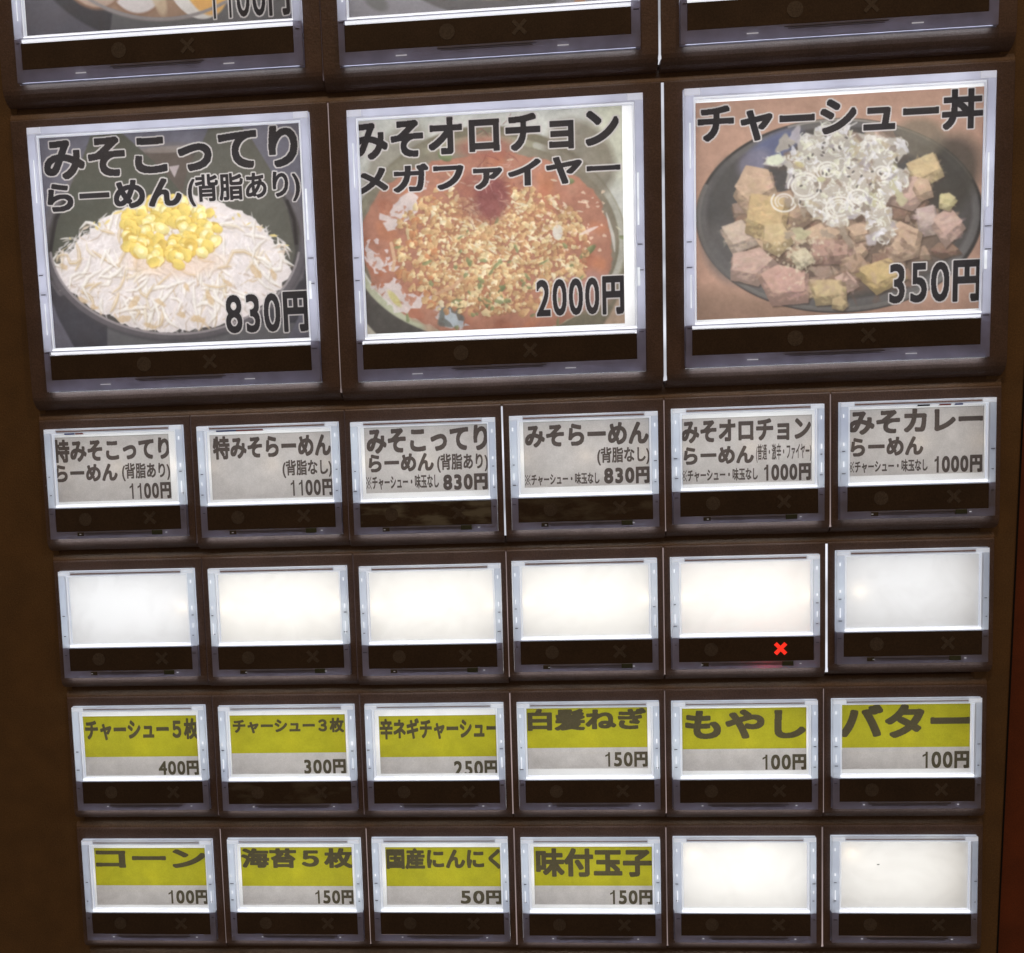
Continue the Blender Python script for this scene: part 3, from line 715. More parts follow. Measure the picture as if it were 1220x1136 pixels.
def paint_top_bowl():
    p = Paint((0, -300, 384, 60), 2.0, (92, 89, 98), 12); g = p.rng
    p.mottle(.1, 30)
    p.ell(190, -110, 172, 162, 0, (66, 64, 68), soft=3)
    p.poly([(135, 8), (130, 50), (330, 40), (350, -20)], (96, 94, 95), soft=2)
    p.ell(190, -130, 160, 156, 0, (118, 110, 108), soft=3)
    p.ell(190, -130, 154, 151, 0, (150, 118, 96), soft=2)
    for x, y, a, b, r, c in [(100, -90, 40, 80, .4, (200, 178, 160)), (160, -60, 45, 76, -.1, (208, 198, 196)), (105, -40, 36, 52, -.5, (186, 158, 140)), (250, -200, 50, 60, 0, (90, 90, 70)), (120, -200, 60, 50, .3, (210, 200, 170)), (190, -150, 40, 40, 0, (216, 210, 200))]:
        p.ell(x, y, a + 3, b + 3, r, (140, 104, 84), 1, soft=3); p.ell(x, y, a, b, r, c, 1, soft=2, shade=.08)
    p.ell(232, -40, 40, 64, -.25, (206, 200, 196), soft=1.5); p.ell(240, -42, 30, 62, -.25, (218, 160, 84), soft=2); 
    p.ell(188, -6, 8, 26, -.3, (188, 164, 134), .9, soft=3)
    p.arc(190, -130, 157, 153, 20, 160, 4, (140, 132, 132), 1, soft=2)
    p.mottle(.08, 3); p.c = blur(p.c, 1)
    return p
def paint_top_plain():
    p = Paint((390, -300, 790, 60), 2.0, (150, 146, 152), 13)
    p.ell(585, -130, 165, 150, 0, (112, 108, 108), soft=3); p.ell(585, -140, 150, 140, 0, (188, 150, 110), soft=3)
    for i in range(300):
        g = p.rng; x, y = g.normal(585, 60), g.normal(-150, 50)
        p.ell(x, y, g.uniform(4, 14), g.uniform(3, 8), g.uniform(0, 3), [(206, 180, 140), (190, 130, 90), (120, 130, 80), (216, 206, 190)][int(g.integers(0, 4))], .8, soft=2, wob=.2)
    p.ell(448, 2, 16, 9, .6, (112, 110, 108), .8, soft=4)
    p.mottle(.08, 3)
    return p
def sample(p, X, Y):
    x = np.clip((X - p.x0) * p.k, 0, p.W - 1.001); y = np.clip((Y - p.y0) * p.k, 0, p.H - 1.001)
    i = y.astype(int); j = x.astype(int); f = (y - i)[..., None]; h = (x - j)[..., None]
    c = p.c
    return c[i, j] * (1 - f) * (1 - h) + c[i + 1, j] * f * (1 - h) + c[i, j + 1] * (1 - f) * h + c[i + 1, j + 1] * f * h

GAIN = 1.0
def make_print(name, R, rect, w, base, texts, kpx, picture=None, split=None, ink=(84, 77, 74), edge=None, bold=4.0, seed=1, squeeze=None):
    """texture of one printed sheet. rect = (u0,t0,u1,t1) on plane w; texts = (string, x0,y0,x1,y1[,bold]) given as photo corners"""
    W = int((rect[2] - rect[0]) * kpx); H = int((rect[3] - rect[1]) * kpx)
    rng = np.random.default_rng(seed)
    if picture is not None:
        uu = rect[0] + (np.arange(W) + .5) / kpx; tt = rect[1] + (np.arange(H) + .5) / kpx
        Ug, Tg = np.meshgrid(uu, tt); X, Y = R.px(Ug, Tg, w)
        img = sample(picture, X, Y); lum = img.mean(2, keepdims=True); img = (lum + (img - lum) * .84) * .92 + 17
    else:
        img = np.zeros((H, W, 3)) + np.array(base, float)
        if split is not None:
            ts = R.at(*split, w)[1]; k = int((ts - rect[1]) * kpx)
            img[:k] = (187, 183, 50)
        img *= (1 + .10 * fnoise(H, W, 3.2 * kpx, rng, 4))[..., None]
        img *= (1 + .05 * fnoise(H, W, .25 * kpx, rng, 1))[..., None]
        b = max(1, int(.25 * kpx)); img[:, :b] *= .93; img[:, -b:] *= .88; img[:b] *= .9
    for T in texts:
        s, x0, y0, x1, y1 = T[:5]; bd = T[5] if len(T) > 5 else bold
        a0, b0 = R.at(x0, y0, w); a1, b1 = R.at(x1, y1, w)
        box = [(a0 - rect[0]) * kpx, (b0 - rect[1]) * kpx, (a1 - rect[0]) * kpx, (b1 - rect[1]) * kpx]
        m = area_resize(text_mask(s, bd), *box, W, H)
        hatch = 1 + .09 * ((np.add.outer(np.arange(H), np.arange(W)) // max(2, int(.22 * kpx))) % 2 - .5) + .10 * fnoise(H, W, .3 * kpx, rng, 1)
        if edge is not None:
            e = dilate(m > .4, .36 * kpx).astype(float); e = blur(e[..., None], 1)
            img = img * (1 - e) + np.array(edge, float) * e
        m = m[..., None] * .96
        img = img * (1 - m) + (np.array(ink, float) * hatch[..., None]) * m
    img = np.clip(img / 255 * GAIN, 0, 1)
    buf = np.ones((H, W, 4), np.float32); buf[..., :3] = img[::-1]
    im = bpy.data.images.new(name, W, H); im.pixels.foreach_set(buf.ravel()); im.update(); im.pack()
    return im

# ------------------------------------------------------------------ what is printed on each button
B_SP, B_SC, B_PK, B_T0, B_T1 = None, None, None, None, None
NOTE = '※チャーシュー・味玉なし'
BIG = {
 (0,0): dict(card=(8, -270, 352.5, 40), texts=[('1100円', 241, -24, 346, 17.5, 1.2)], label='large top-left button picturing sliced pork and orange egg yolk, 1100 yen'),
 (0,1): dict(card=(393, -280, 748, 13), texts=[], label='large button cut by the top edge, above the spicy bowl button'),
 (0,2): dict(card=(800, -290, 1180, -20), texts=[], label='large button at the top right showing only its dark indicator strip'),
 (1,0): dict(card=(42.5, 163.5, 368.5, 405.5), label='large button with a bowl of white sprouts topped with yellow corn, 830 yen',
    texts=[('みそこってり', 50, 166.5, 355.5, 198.5), ('らーめん', 55, 220, 217, 245), ('(背脂あり)', 222.5, 209, 358, 239.5, 3.2), ('830円', 266, 351, 368.5, 394.5, 2.4)]),
 (1,1): dict(card=(417.5, 141, 744.5, 385.5), label='large button with a red spicy soup bowl covered in golden crumbs, 2000 yen',
    texts=[('みそオロチョン', 418, 146.5, 737, 174), ('メガファイヤー', 424, 199.5, 739, 217), ('2000円', 637, 333, 743.5, 374, 2.4)]),
 (1,2): dict(card=(825.5, 123.5, 1169.5, 367.5), label='large button with diced pork and spring onion in a black bowl, 350 yen',
    texts=[('チャーシュー丼', 831, 124.5, 1170.5, 153), ('350円', 1056.5, 314, 1168, 358.5, 2.4)]),
}
SMALL = {
 (2,0): dict(lab=(60.7, 522, 204.8, 594.7), t=[('特みそこってり', 61.5, 524.5, 202.8, 547.5), ('らーめん', 65.2, 554.6, 140.5, 573), ('(背脂あり)', 144.7, 552.3, 203.2, 572, 3.4), ('1100円', 151.5, 576, 204.3, 593.8, 3.4)],
    label='small button with grey three-line noodle label priced 1100 yen, leftmost of its row'),
 (2,1): dict(lab=(249.5, 519, 397.9, 591.8), t=[('特みそらーめん', 252.8, 520.5, 395, 543.5), ('(背脂なし)', 336, 548.5, 395.7, 568, 3.4), ('1100円', 343.3, 572, 397.4, 589.8, 3.4)],
    label='small button with grey noodle label priced 1100 yen and an empty lower left area'),
 (2,2): dict(lab=(433.4, 507.5, 582.5, 584), t=[('みそこってり', 436, 511, 581.2, 536.5), ('らーめん', 438.8, 542, 517, 561), ('(背脂あり)', 520.4, 541.2, 581.7, 561.6, 3.4), (NOTE, 435.5, 567.4, 523, 581.6, 3.4), ('830円', 527, 565.4, 581.2, 583.4, 4.8)],
    label='small button with grey label priced 830 yen over a smeared indicator strip'),
 (2,3): dict(lab=(623.2, 503.5, 775.5, 577), t=[('みそらーめん', 625, 507, 772.8, 529), ('(背脂なし)', 711.3, 533.4, 774.2, 553, 3.4), (NOTE, 625, 565.2, 714.3, 576.7, 3.4), ('830円', 718.7, 557.5, 774.2, 575.6, 4.8)],
    label='small button with grey label priced 830 yen, right of the bright gap'),
 (2,4): dict(lab=(810.7, 499.6, 967.3, 573), t=[('みそオロチョン', 811.5, 501.8, 966, 523.6), ('らーめん', 814.4, 533.3, 898, 551.8), ('(普通・激辛・ファイヤー)', 900.7, 529.4, 966.4, 549.5, 2.2), (NOTE, 811, 559.8, 902.7, 572, 3.4), ('1000円', 907.4, 553.5, 966, 572, 4.6)],
    label='small button with crowded grey label priced 1000 yen, fifth in its row'),
 (2,5): dict(lab=(1009.8, 489, 1171.6, 563), t=[('みそカレー', 1010.7, 490, 1171, 513.5), ('らーめん', 1013.6, 522.3, 1099.8, 542), (NOTE, 1010, 549.5, 1105, 561.4, 3.4), ('1000円', 1110.5, 543.5, 1170, 562.4, 4.6)],
    label='small button with grey curry noodle label priced 1000 yen by the right frame'),
 (4,0): dict(lab=(98.5, 854, 237.4, 923.6), sp=(98, 902.3), t=[('チャーシュー５枚', 100.5, 857.4, 237, 881), ('400円', 187.9, 906.6, 237.4, 923.4, 3.4)],
    label='small yellow and grey label button priced 400 yen, leftmost of its row'),
 (4,1): dict(lab=(273.4, 852.8, 413.7, 921.7), sp=(273, 898), t=[('チャーシュー３枚', 276.8, 856.8, 409.9, 872.8), ('300円', 360.4, 905, 412.3, 922.3, 3.4)],
    label='small yellow and grey label button priced 300 yen'),
 (4,2): dict(lab=(451, 853.5, 592.5, 921.2), sp=(451, 902.5), t=[('辛ネギチャーシュー', 452, 856.5, 594, 880), ('250円', 539.8, 906.5, 593.5, 925, 3.4)],
    label='small yellow and grey label button with price 250 yen cut off below'),
 (4,3): dict(lab=(627, 844.3, 772, 915.4), sp=(627, 891.8), t=[('白髪ねぎ', 628.2, 845.2, 769.7, 869.6), ('150円', 717.7, 896, 771.8, 913.6, 3.4)],
    label='small yellow and grey white leek label button priced 150 yen'),
 (4,4): dict(lab=(812.4, 844.6, 960.8, 917.7), sp=(812, 893), t=[('もやし', 816, 846.5, 959.8, 879.6), ('100円', 905, 899, 960.8, 917.2, 3.4)],
    label='small yellow and grey bean sprout label button priced 100 yen, above a blank one'),
 (4,5): dict(lab=(999, 836.4, 1155, 915.7), sp=(999, 891.3), t=[('バター', 1000, 840, 1156, 878.6), ('100円', 1095.5, 895.4, 1154.5, 915.4, 3.4)],
    label='small yellow and grey butter label button priced 100 yen by the right frame'),
 (5,0): dict(lab=(111.8, 1010.6, 248.7, 1078.6), sp=(111, 1055), t=[('コーン', 113.2, 1012.4, 245.9, 1034.4), ('100円', 197.4, 1060.5, 248.7, 1077.2, 3.4)],
    label='small yellow and grey corn label button priced 100 yen in the bottom left corner'),
 (5,1): dict(lab=(286.3, 1009.7, 421.8, 1078.6), sp=(286, 1055.8), t=[('海苔５枚', 286.9, 1011, 420.8, 1034.4), ('150円', 372.3, 1060.5, 421.8, 1077.2, 3.4)],
    label='small yellow and grey seaweed label button priced 150 yen, second in the bottom row'),
 (5,2): dict(lab=(458.8, 1009.7, 598, 1078.6), sp=(458, 1056), t=[('国産にんにく', 459.8, 1011, 596.7, 1035.8), ('50円', 546.8, 1061, 598, 1077.5, 3.4)],
    label='small yellow and grey garlic label button priced 50 yen'),
 (5,3): dict(lab=(635.6, 1009.2, 777.9, 1078.3), sp=(635, 1055.5), t=[('味付玉子', 638, 1011, 777, 1045), ('150円', 723.5, 1060.5, 777.9, 1078, 3.4)],
    label='small yellow and grey seasoned egg label button priced 150 yen, fourth in the bottom row'),
}
BLANK = {
 (3,0): 'blank lit white button at the left end of the all-blank row, cooler',
 (3,1): 'blank lit white button, second from the left in the all-blank row',
 (3,2): 'blank lit white button, third from the left in the all-blank row',
 (3,3): 'blank lit white button just left of the one with the red cross',
 (3,4): 'blank lit white button with the glowing red cross in its strip',
 (3,5): 'blank lit white button at the right end of the all-blank row, greyer',
 (5,4): 'blank lit white button beside the seasoned egg button in the bottom row',
 (5,5): 'blank lit white button in the bottom right corner',
}

# ------------------------------------------------------------------ the machine's front: frame, rails, bezels
root = bpy.data.objects.new('ticket_machine', None); COL.objects.link(root)
root.location = (0, 0.12, -2.8)
root['label'] = 'brown front panel of a ticket machine that holds the rows of lit buttons'; root['category'] = 'ticket machine'
bpy.context.view_layer.update()
def part(mesh, name, m, parent=root):
    ob = mesh.build(name, m)
    ob.parent = parent; ob.matrix_parent_inverse = Matrix.Translation(-parent.location)
    return ob

RECT = {(r, c): cap_rect(r, c) for r in range(7) for c in range(R_[r].n)}
SEAM = {}
GAPW = {}
for r in range(7):
    n = R_[r].n; mg = (2 * PITCH if n == 3 else PITCH) - R_[r].w
    e = [RECT[r, 0][0] - mg / 2]
    for c in range(1, n): e.append((RECT[r, c - 1][2] + RECT[r, c][0]) / 2)
    e.append(RECT[r, n - 1][2] + mg / 2)
    SEAM[r] = e
for (r, c), g in {(0,1): .10, (0,2): .60, (1,1): .28, (1,2): .75, (2,1): .16, (2,2): .10, (2,3): .48, (2,4): .24, (2,5): .34, (3,1): .14, (3,2): .12, (3,3): .22, (3,4): .30, (3,5): .65,
                  (4,1): .14, (4,2): .18, (4,3): .32, (4,4): .22, (4,5): .24, (5,1): .22, (5,2): .20, (5,3): .34, (5,4): .30, (5,5): .40, (6,1): .12, (6,2): .12, (6,3): .12, (6,4): .12, (6,5): .12}.items():
    GAPW[r, c] = g
def bezel(r, c):
    R = R_[r]; q = RECT[r, c]; big = R.n == 3
    u0 = SEAM[r][c] + (GAPW.get((r, c), 0) / 2); u1 = SEAM[r][c + 1] - (GAPW.get((r, c + 1), 0) / 2)
    top = -2.9 if big else -3.4; g = .12; H = R.h
    t_off = sum((RECT[r, k][1] for k in range(R.n))) / R.n
    # profile down the face: (t, w)
    lo = H + t_off
    e0 = .4 if big else .3
    rad = 4.6 if big else 3.4
    prof = [(t_off + top + .0, -12), (t_off + top, WB - .45), (t_off + top + .13, WB - .15), (t_off + top + .45, WB)]
    hole0, hole1 = q[1] - g, q[3] + g
    prof += [(hole0, WB), (hole1, WB)]
    for k in range(1, 8):
        a = k / 7 * math.pi / 2
        prof.append((hole1 + e0 + rad * math.sin(a) * (1.0), WB - rad * .95 * (1 - math.cos(a))))
    prof.append((hole1 + e0 + rad, -12))
    cuts = [(u0, -12), (u0, -.3), (u0 + .12, -.08), (u0 + .3, 0), (q[0] - g, 0), (q[2] + g, 0), (u1 - .3, 0), (u1 - .12, -.08), (u1, -.3), (u1, -12)]
    me = Mesh(); inner = Mesh()
    def V(i, j):
        t, w_ = prof[j]; u, dw = cuts[i]
        if dw == -12: return R.P(u, t, -12)
        return R.P(u, t, w_ + (dw if w_ > -12 else 0))
    for i in range(len(cuts) - 1):
        for j in range(len(prof) - 1):
            if i == 4 and j == 4 and r < 6: continue
            me.quad(V(i, j), V(i + 1, j), V(i + 1, j + 1), V(i, j + 1))
    ob = part(me, 'button_bezel', MB['bezel'])
    if r < 6:   # white walls of the light box behind the cap
        iw = Mesh(); a, b = (q[0] - g, hole0), (q[2] + g, hole1)
        ringf = [R.P(a[0], a[1], WB), R.P(b[0], a[1], WB), R.P(b[0], b[1], WB), R.P(a[0], b[1], WB)]
        ringb = [R.P(a[0], a[1], -11.5), R.P(b[0], a[1], -11.5), R.P(b[0], b[1], -11.5), R.P(a[0], b[1], -11.5)]
        for k in range(4): iw.quad(ringf[k], ringf[(k + 1) % 4], ringb[(k + 1) % 4], ringb[k])
        iw.quad(*ringb)
        bx = part(iw, 'light_box', MB['inside'])
    return ob
for r in range(7):
    for c in range(R_[r].n): bezel(r, c)

def world_quad_box(name, m, x0, x1, z0, z1, y0, y1, parent=root, lean=0, ch=.25):
    """simple upright bar of the frame (mm), front at y0, back at y1, with bevelled front edges"""
    me = Mesh()
    def P(x, y, z): return np.array([x, y, z]) * U
    o = [(x0, z1), (x1, z1), (x1, z0), (x0, z0)]; i = [(x0 + ch, z1 - ch), (x1 - ch, z1 - ch), (x1 - ch, z0 + ch), (x0 + ch, z0 + ch)]
    rings = [[P(a, y1, b) for a, b in o], [P(a, y0 + ch, b) for a, b in o], [P(a, y0, b) for a, b in i]]
    for A, B in zip(rings, rings[1:]):
        for k in range(4): me.quad(A[k], A[(k + 1) % 4], B[(k + 1) % 4], B[k])
    me.quad(*rings[-1]); me.quad(*rings[0])
    return part(me, name, m, parent)
# rails between the rows: a bar behind the bezels, standing forward of the cavity
LEFT = min(min(SEAM[r]) for r in range(7)) ; RIGHT = max(max(SEAM[r]) for r in range(7))
for r in range(7):
    R = R_[r]; big = R.n == 3
    t_off = sum((RECT[r, k][1] for k in range(R.n))) / R.n
    zt = (R.O + (t_off + (-2.9 if big else -3.4)) * R.D)[2]
    x0, x1 = SEAM[r][0] - .0, SEAM[r][-1] + .0
    me = Mesh()
    h = 3.6 if big else 3.2
    h = 3.5 if big else 3.0
    if r == 2: h = 3.6
    prof = [(zt - 1.2, 2.1), (zt + .02, 2.0), (zt + .35, 2.1), (zt + h - .3, 3.3), (zt + h, 3.7), (zt + h + .1, 10)]
    for A, B in zip(prof, prof[1:]):
        me.quad(*[np.array(v) * U for v in ((x0, A[1], A[0]), (x1, A[1], A[0]), (x1, B[1], B[0]), (x0, B[1], B[0]))])
    for x in (x0, x1):
        n = len(me.v); me.v += [tuple(np.array((x, b, a)) * U) for a, b in prof] + [tuple(np.array((x, 10, zt - 1.2)) * U)]
        me.f.append(tuple(range(n, n + len(prof) + 1))); me.uv += [(0, 0)] * (len(prof) + 1)
    part(me, 'rail', MB['rail'])
# emissive strips added for the light that leaks through gaps between bezels
for (r, c), g in GAPW.items():
    R = R_[r]; u = SEAM[r][c]; big = R.n == 3
    t_off = sum((RECT[r, k][1] for k in range(R.n))) / R.n
    t0 = t_off + (-2.6 if big else -3.1); t1 = t_off + R.h + (3.0 if big else 1.9)
    me = Mesh(); me.box(R, u - g / 2 - .1, t0, u + g / 2 + .1, t1, -6, WB - .42)
    part(me, 'light_leak_strip', MB['leak'] if g > .4 else (MB['leak_dim'] if g > .19 else MB['leak_faint']))
# back plate and side frames
world_quad_box('back_plate', MB['dark'], LEFT - 60, RIGHT + 12, -330, 200, 13, 16)
world_quad_box('frame_side', MB['frame'], LEFT - 150, LEFT + 2.5, -340, 220, 2.7, 16, ch=.1)
world_quad_box('frame_side', MB['frame'], RIGHT - 4.5, RIGHT + 6.2, -340, 220, 2.7, 16, ch=.6)
wq = Mesh()
wq.quad(*[np.array(v) * U for v in ((RIGHT - 20, 60, -700), (RIGHT + 900, 60, -700), (RIGHT + 900, 60, 700), (RIGHT - 20, 60, 700))])
wl = wq.build('wall', MB['wall']); wl['kind'] = 'structure'

# ------------------------------------------------------------------ buttons
PW_BIG, PW_SMALL = 0.87, 0.66
def led(R, u, t, w_, e, col=(1.0, .93, .82), size=.012):
    lamp('led', 'POINT', R.P(u, t, w_), e, col, size)
def disc(R, u, t, w_, rad, name, m, parent, n=24):
    me = Mesh()
    v = [R.P(u + rad * math.cos(k / n * 6.2832), t + rad * math.sin(k / n * 6.2832), w_) for k in range(n)]
    b = [R.P(u + rad * math.cos(k / n * 6.2832), t + rad * math.sin(k / n * 6.2832), w_ - .1) for k in range(n)]
    me.v += [tuple(q) for q in v]; me.f.append(tuple(range(n))); me.uv += [(0, 0)] * n
    for k in range(n): me.quad(v[k], v[(k + 1) % n], b[(k + 1) % n], b[k])
    return bpart(me, name, m, parent)
def bpart(me, name, m, parent):
    ob = me.build(name, m)
    ob.parent = parent; ob.matrix_parent_inverse = parent_inv.get(parent.name, Matrix())
    return ob
parent_inv = {}
def button(r, c, label, group=None):
    R = R_[r]; big = R.n == 3; q = RECT[r, c]; W, H = R.w, R.h
    b = bpy.data.objects.new('menu_button', None); COL.objects.link(b)
    loc = R.P((q[0] + q[2]) / 2, q[3], -2); b.location = loc; b.empty_display_size = .1
    parent_inv[b.name] = Matrix.Translation(-Vector(loc))
    b['label'] = label; b['category'] = 'button'
    b['group'] = 'large picture buttons' if big else ('small menu buttons')
    u = lambda f: q[0] + f * W
    t = lambda f: q[1] + f * H
    if big:
        win = (q[0] + 2.5, q[1] + 2.2, q[2] - 2.3, t(.845)); strip = (q[0] + 1.7, t(.860), q[2] - 2.4, t(.955)); card_b = t(.832)
    else:
        win = (q[0] + 2.2, q[1] + 1.3, q[2] - 1.9, t(.715)); strip = (q[0] + 1.9, t(.722), q[2] - 1.7, t(.935)); card_b = t(.685)
    # acrylic cap: upper ring round the window and the foot below
    me = Mesh(); me.ring(R, (q[0], q[1], q[2], win[3]), win, -2.6, 0, .18); cap = bpart(me, 'acrylic_cap', MB['rim' if big else 'rim_small'], b)
    me = Mesh(); me.ring(R, (q[0], win[3] + .02, q[2], q[3]), (strip[0], win[3] + .04, strip[2], strip[3]), -3.2, -.05, .02); bpart(me, 'acrylic_foot', MB['foot'], b)
    # hidden lamp added for the light that the acrylic sheds below the cap
    z = Vector(R.D) * .8 - Vector(R.N) * .6; ux = Vector(R.X); yy = (-z).cross(ux)
    Ru = Matrix([[ux[i], yy[i], -z[i]] for i in range(3)]).to_4x4()
    lamp('added_underlight', 'AREA', R.P((q[0] + q[2]) / 2, q[3] + .12, -.25), (.20 if big else .085) * (.6 if r == 0 else 1) * (.55 if c == R.n - 1 and not big else 1), (.82, .91, 1.0), (W - 2.5) * U, .9 * U, R=Ru)
    # inner edge of the cap, brightened by added emission
    me = Mesh(); i2 = (win[0] + (.55 if big else .5), win[1] + (.55 if big else .35), win[2] - (.35 if big else .4), card_b)
    me.ring(R, (win[0], win[1], win[2], card_b + .2), i2, -2.4, -.5, .1); bpart(me, 'cap_inner_edge', MB['rim2'], b)
    # diffuser sheet
    me = Mesh(); me.box(R, i2[0] - .2, i2[1] - .2, i2[2] + .2, card_b + .1, -1.9, -1.3); dif = bpart(me, 'diffuser_sheet', MB['white'], b)
    # bright edge between the card and the strip, with emission added
    me = Mesh(); me.box(R, win[0] - .6, card_b + .25, win[2] + .6, strip[1] - (.35 if big else .05), -1.6, -.35, .12); bpart(me, 'light_edge', MB['bar'], b)
    me = Mesh(); me.box(R, win[0] + 3.5, card_b + .1, win[2] - 4.5, card_b + .45, -1.0, -.25, .05); bpart(me, 'card_ledge', MB['rim2'], b)
    # indicator strip and its lamps
    me = Mesh(); me.box(R, *strip, -2.8, -.12, .12); st = bpart(me, 'indicator_strip', MB[{(2, 2): 'smear', (2, 3): 'smear_faint', (4, 1): 'smear_faint'}.get((r, c), 'strip')], b)
    sm = (strip[1] + strip[3]) / 2; rad = 2.1 if big else 1.95
    cu_ = u(.365) if big else u(.265); cx_ = u(.605) if big else u(.735)
    disc(R, cu_, sm - .1, -.04, rad, 'lamp_circle', MB['lens'], st)
    me = Mesh(); a = 1.75 if big else 1.65; th = .5
    on = (r, c) == (3, 4)
    if on: a, th = 1.5, .56
    for sgn in (1, -1):
        dx, dy = a * .98, a; nx, ny = th * .7, th * .7
        P = [(cx_ - dx - nx * 1, sm - sgn * (dy - ny)), (cx_ - dx + nx, sm - sgn * (dy + ny)), (cx_ + dx + nx, sm + sgn * (dy - ny)), (cx_ + dx - nx, sm + sgn * (dy + ny))]
        w_ = -.02 - .015 * (sgn > 0)
        f = [R.P(x, y - .1, w_) for x, y in P]; g_ = [R.P(x, y - .1, -.2) for x, y in P]
        me.quad(*f)
        for k in range(4): me.quad(f[k], f[(k + 1) % 4], g_[(k + 1) % 4], g_[k])
    cr = bpart(me, 'lamp_cross', MB['cross_on'] if on else MB['lens'], st)
    cr['label'] = 'lit red cross lamp' if on else 'unlit cross lamp'
    if on:  # red lamps added to tint the foot below the cross
        lamp('led', 'POINT', R.P(cx_ - 3.0, strip[3] + .9, -3.7), .08, (1, .05, .03), .006)
        lamp('led', 'POINT', R.P(cx_ - 6.0, strip[3] + .9, -3.7), .03, (1, .08, .06), .006)
    # foot details: hinge pins and thin mould lines
    rnd = random.Random(r * 17 + c)
    me = Mesh(); fy = strip[3]
    a0, a1 = (u(.33), u(.66)) if big else (u(.24), u(.80))
    me.box(R, a0, fy + .55, a1, fy + .70, -1.5, .03); me.box(R, a0 + 1, fy + 1.05, a1 - 1, fy + 1.15, -1.5, .02)
    bpart(me, 'mould_line', MB['tick'], cap)['kind'] = 'stuff'
    if not big and r in (2, 3):
        me = Mesh(); me.box(R, u(.20), fy + .25, u(.20) + 2.0, fy + 1.35, -1.5, .06, .1); bpart(me, 'hinge_pin', MB['metal'], cap)
        me = Mesh(); me.box(R, u(.745), fy + .1, u(.745) + 3.2, fy + 1.45, -1.5, .06, .1); bpart(me, 'hinge_pin', MB['green'], cap)
    me = Mesh()  # highlights on the foot, put in as bright boxes
    for f0 in ((.20, .72) if big else (.215, .84)):
        x = u(f0) + rnd.uniform(-1, 1); me.box(R, x, fy + .7 + big * .9, x + (3.0 if big else .55), fy + .95 + big * .9, -1, .07)
    bpart(me, 'mould_glint', MB['rim2'], cap)['kind'] = 'stuff'
    # slot above the card
    if not big:
        me = Mesh(); me.box(R, q[0] + 3.9, q[1] + .55, q[2] - 3.9, q[1] + (.95 if r < 4 else .8), -.5, .03); bpart(me, 'card_slot', MB['slot'], cap)
    # corner blocks, ticks and LED glints modelled as emissive boxes on the side walls of the cap
    hc = 1.9 if big else 1.3; wc = 4.2 if big else 3.7
    for xa, xb in ((q[0] + .1, q[0] + wc), (q[2] - wc, q[2] - .1)):
        me = Mesh(); me.box(R, xa, q[1] + .1, xb, q[1] + hc, -2, .12, .15); bpart(me, 'corner_block', MB['rim2'], cap)
    me = Mesh()
    for sx0, sx1 in ((q[0] + .25, q[0] + (1.9 if big else 1.5)), (q[2] - (2.2 if big else 1.4), q[2] - .3)):
        for f in ((.54, .62, .86) if big else (.42, .60, .77)):
            f += rnd.uniform(-.012, .012)
            me.box(R, sx0 + rnd.uniform(0, .5), t(f), sx1 - rnd.uniform(0, .4), t(f) + .2, -.5, .04)
    bpart(me, 'moulding_tick', MB['tick'], cap)['kind'] = 'stuff'
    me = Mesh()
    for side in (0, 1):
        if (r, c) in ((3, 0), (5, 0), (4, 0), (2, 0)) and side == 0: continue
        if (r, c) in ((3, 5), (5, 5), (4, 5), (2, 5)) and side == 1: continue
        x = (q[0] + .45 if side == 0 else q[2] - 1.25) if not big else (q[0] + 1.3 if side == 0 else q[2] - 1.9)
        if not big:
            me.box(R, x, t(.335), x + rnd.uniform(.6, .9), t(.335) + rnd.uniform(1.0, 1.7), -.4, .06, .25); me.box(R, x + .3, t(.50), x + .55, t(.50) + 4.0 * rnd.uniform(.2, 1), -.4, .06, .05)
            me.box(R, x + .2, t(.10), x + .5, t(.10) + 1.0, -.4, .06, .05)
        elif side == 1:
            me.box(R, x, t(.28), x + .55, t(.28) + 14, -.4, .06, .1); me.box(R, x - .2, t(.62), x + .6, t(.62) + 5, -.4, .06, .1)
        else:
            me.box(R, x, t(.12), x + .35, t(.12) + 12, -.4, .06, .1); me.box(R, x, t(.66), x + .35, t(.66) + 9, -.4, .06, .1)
    if me.v: bpart(me, 'painted_led_glint', MB['glint'], cap)['kind'] = 'stuff'
    # clear cover in front of the card
    me = Mesh(); me.box(R, i2[0], i2[1], i2[2], card_b, -.55, -.25, .06); bpart(me, 'clear_cover', MB['clear'], b)
    # LEDs and light box lamp
    m3 = Matrix([[R.X[i], -R.D[i], R.N[i]] for i in range(3)]).to_4x4()
    bx = q[0], q[1], q[2], strip[1] + .4
    if big:
        e = 5.2 if r == 1 else 4.6
        Rx = m3 @ Matrix.Rotation(math.pi, 4, 'X')
        lamp('light_box_lamp', 'AREA', R.P((bx[0] + bx[2]) / 2, (bx[1] + bx[3]) / 2, -10.5), e * PW_BIG, (.97, .98, 1.0), W * U * .96, (bx[3] - bx[1]) * U * .96, R=Rx)
    else:
        k, col = .96, (1.0, .992, .96)
        if (r, c) in ((3, 0), (3, 5)): k, col = .90, (.94, .965, 1.0)
        elif r != 3 and (r, c) not in BLANK: k, col = .90, (.97, .985, 1.0)
        if c == 5: k *= .93
        if r == 5 and c == 5: k *= .98
        if c == 0 and r != 3: k *= .95
        Rx = m3 @ Matrix.Rotation(math.pi, 4, 'X')
        lamp('light_box_lamp', 'AREA', R.P((bx[0] + bx[2]) / 2, (bx[1] + bx[3]) / 2, -10.5), 1.05 * k * PW_SMALL, col, W * U * .96, (bx[3] - bx[1]) * U * .96, R=Rx)
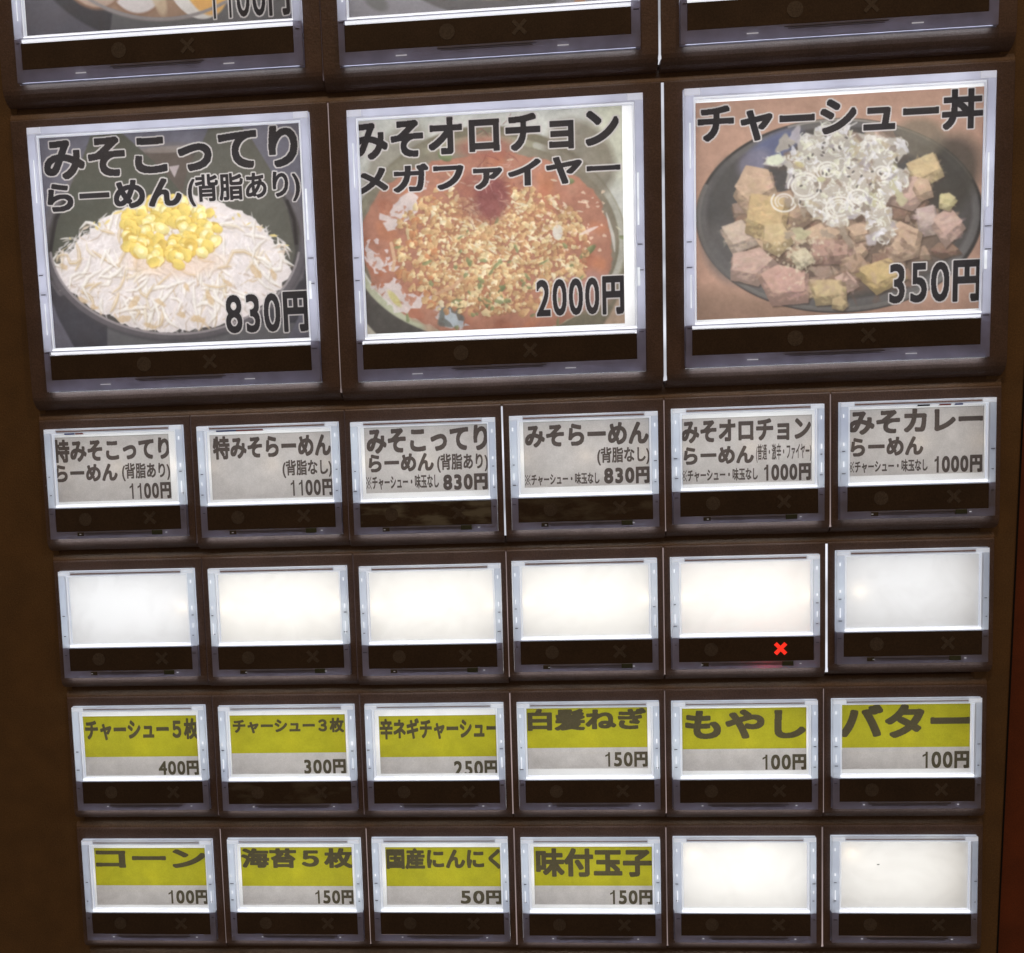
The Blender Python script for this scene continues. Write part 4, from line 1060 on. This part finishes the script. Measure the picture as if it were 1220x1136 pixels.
        L_ = {(3, 0): (.90,), (3, 5): (.16,), (5, 5): (.14,), (5, 4): (.14, .58)}.get((r, c), (.10, .52, .92))
        ty = .17 if (r, c) in ((5, 5), (5, 4)) else .36
        for f in L_:
            led(R, u(f), t(ty), -3.4, (.016 if f in (.52,) else .012) * (1.3 if (r, c) in BLANK else .7), (1.0, .78, .50))
    return b, dif, i2, card_b

pics = {(1,0): paint_sprout_bowl, (1,1): paint_spicy_bowl, (1,2): paint_pork_bowl, (0,0): paint_top_bowl, (0,1): paint_top_plain, (0,2): paint_top_plain}
for (r, c), d in BIG.items():
    R = R_[r]; b, dif, i2, cb = button(r, c, d['label'])
    x0, y0, x1, y1 = d['card']; wz = -1.0
    a0, b0 = R.at(x0, y0, wz); a1, b1 = R.at(x1, y1, wz)
    a0 = max(a0, i2[0] + .05); a1 = min(a1, i2[2] - .05); b0 = max(b0, i2[1] + .05); b1 = min(b1, cb - .15)
    if r == 0: b0, b1 = i2[1] + .4, cb - .15
    pic = pics[r, c]()
    if (r, c) == (0, 2): pic.x0 += 400
    im = make_print('menu_photo_print', R, (a0, b0, a1, b1), wz, None, d['texts'], 9, pic, ink=(46, 44, 46), edge=(196, 190, 188), bold=4.2, seed=r * 7 + c)
    me = Mesh(); me.face(R, a0, b0, a1, b1, wz)
    ob = bpart(me, 'menu_photo', mk_trans('menu_photo_print', (1, 1, 1), .22, img=im), b)
for (r, c), d in SMALL.items():
    R = R_[r]; b, dif, i2, cb = button(r, c, d['label'])
    x0, y0, x1, y1 = d['lab']; wz = -1.15
    a0, b0 = R.at(x0, y0, wz); a1, b1 = R.at(x1, y1, wz)
    a0 = max(a0, i2[0] + .05); a1 = min(a1, i2[2] - .05); b0 = max(b0, i2[1] + .05); b1 = min(b1, cb - .05)
    im = make_print('menu_label_print', R, (a0, b0, a1, b1), wz, (208, 204, 202), d['t'], 17, split=d.get('sp'), ink=(88, 80, 77) if r == 2 else (86, 80, 64), bold=4.8, seed=r * 9 + c)
    me = Mesh(); me.face(R, a0, b0, a1, b1, wz)
    bpart(me, 'menu_label', mk_trans('menu_label_print', (1, 1, 1), .22, img=im), b)
    if (r, c) in ((2, 0), (2, 1), (2, 5)):
        q = RECT[r, c]
        for k, (f, ww, m) in enumerate({(2, 0): [(.15, 3, 'blue'), (.23, 2.2, 'red')], (2, 1): [(.14, 6, 'blue'), (.28, 8, 'red')], (2, 5): [(.50, 3.2, 'ink'), (.64, 3, 'red'), (.74, 2, 'blue')]}[r, c]):
            me = Mesh(); x = q[0] + f * R.w; me.box(R, x, q[1] + 1.35, x + ww, q[1] + 1.75, -1.2, -.2); bpart(me, 'card_edge_print', MB[m], b)
for (r, c), lab in BLANK.items():
    b, dif, i2, cb = button(r, c, lab)
    if (r, c) == (5, 5):
        u, t = R_[5].at(1045, 1030, -1.2)
        me = Mesh(); me.box(R_[5], u, t, u + .7, t + .22, -1.3, -1.2, .03); bpart(me, 'speck', MB['ink'], b)
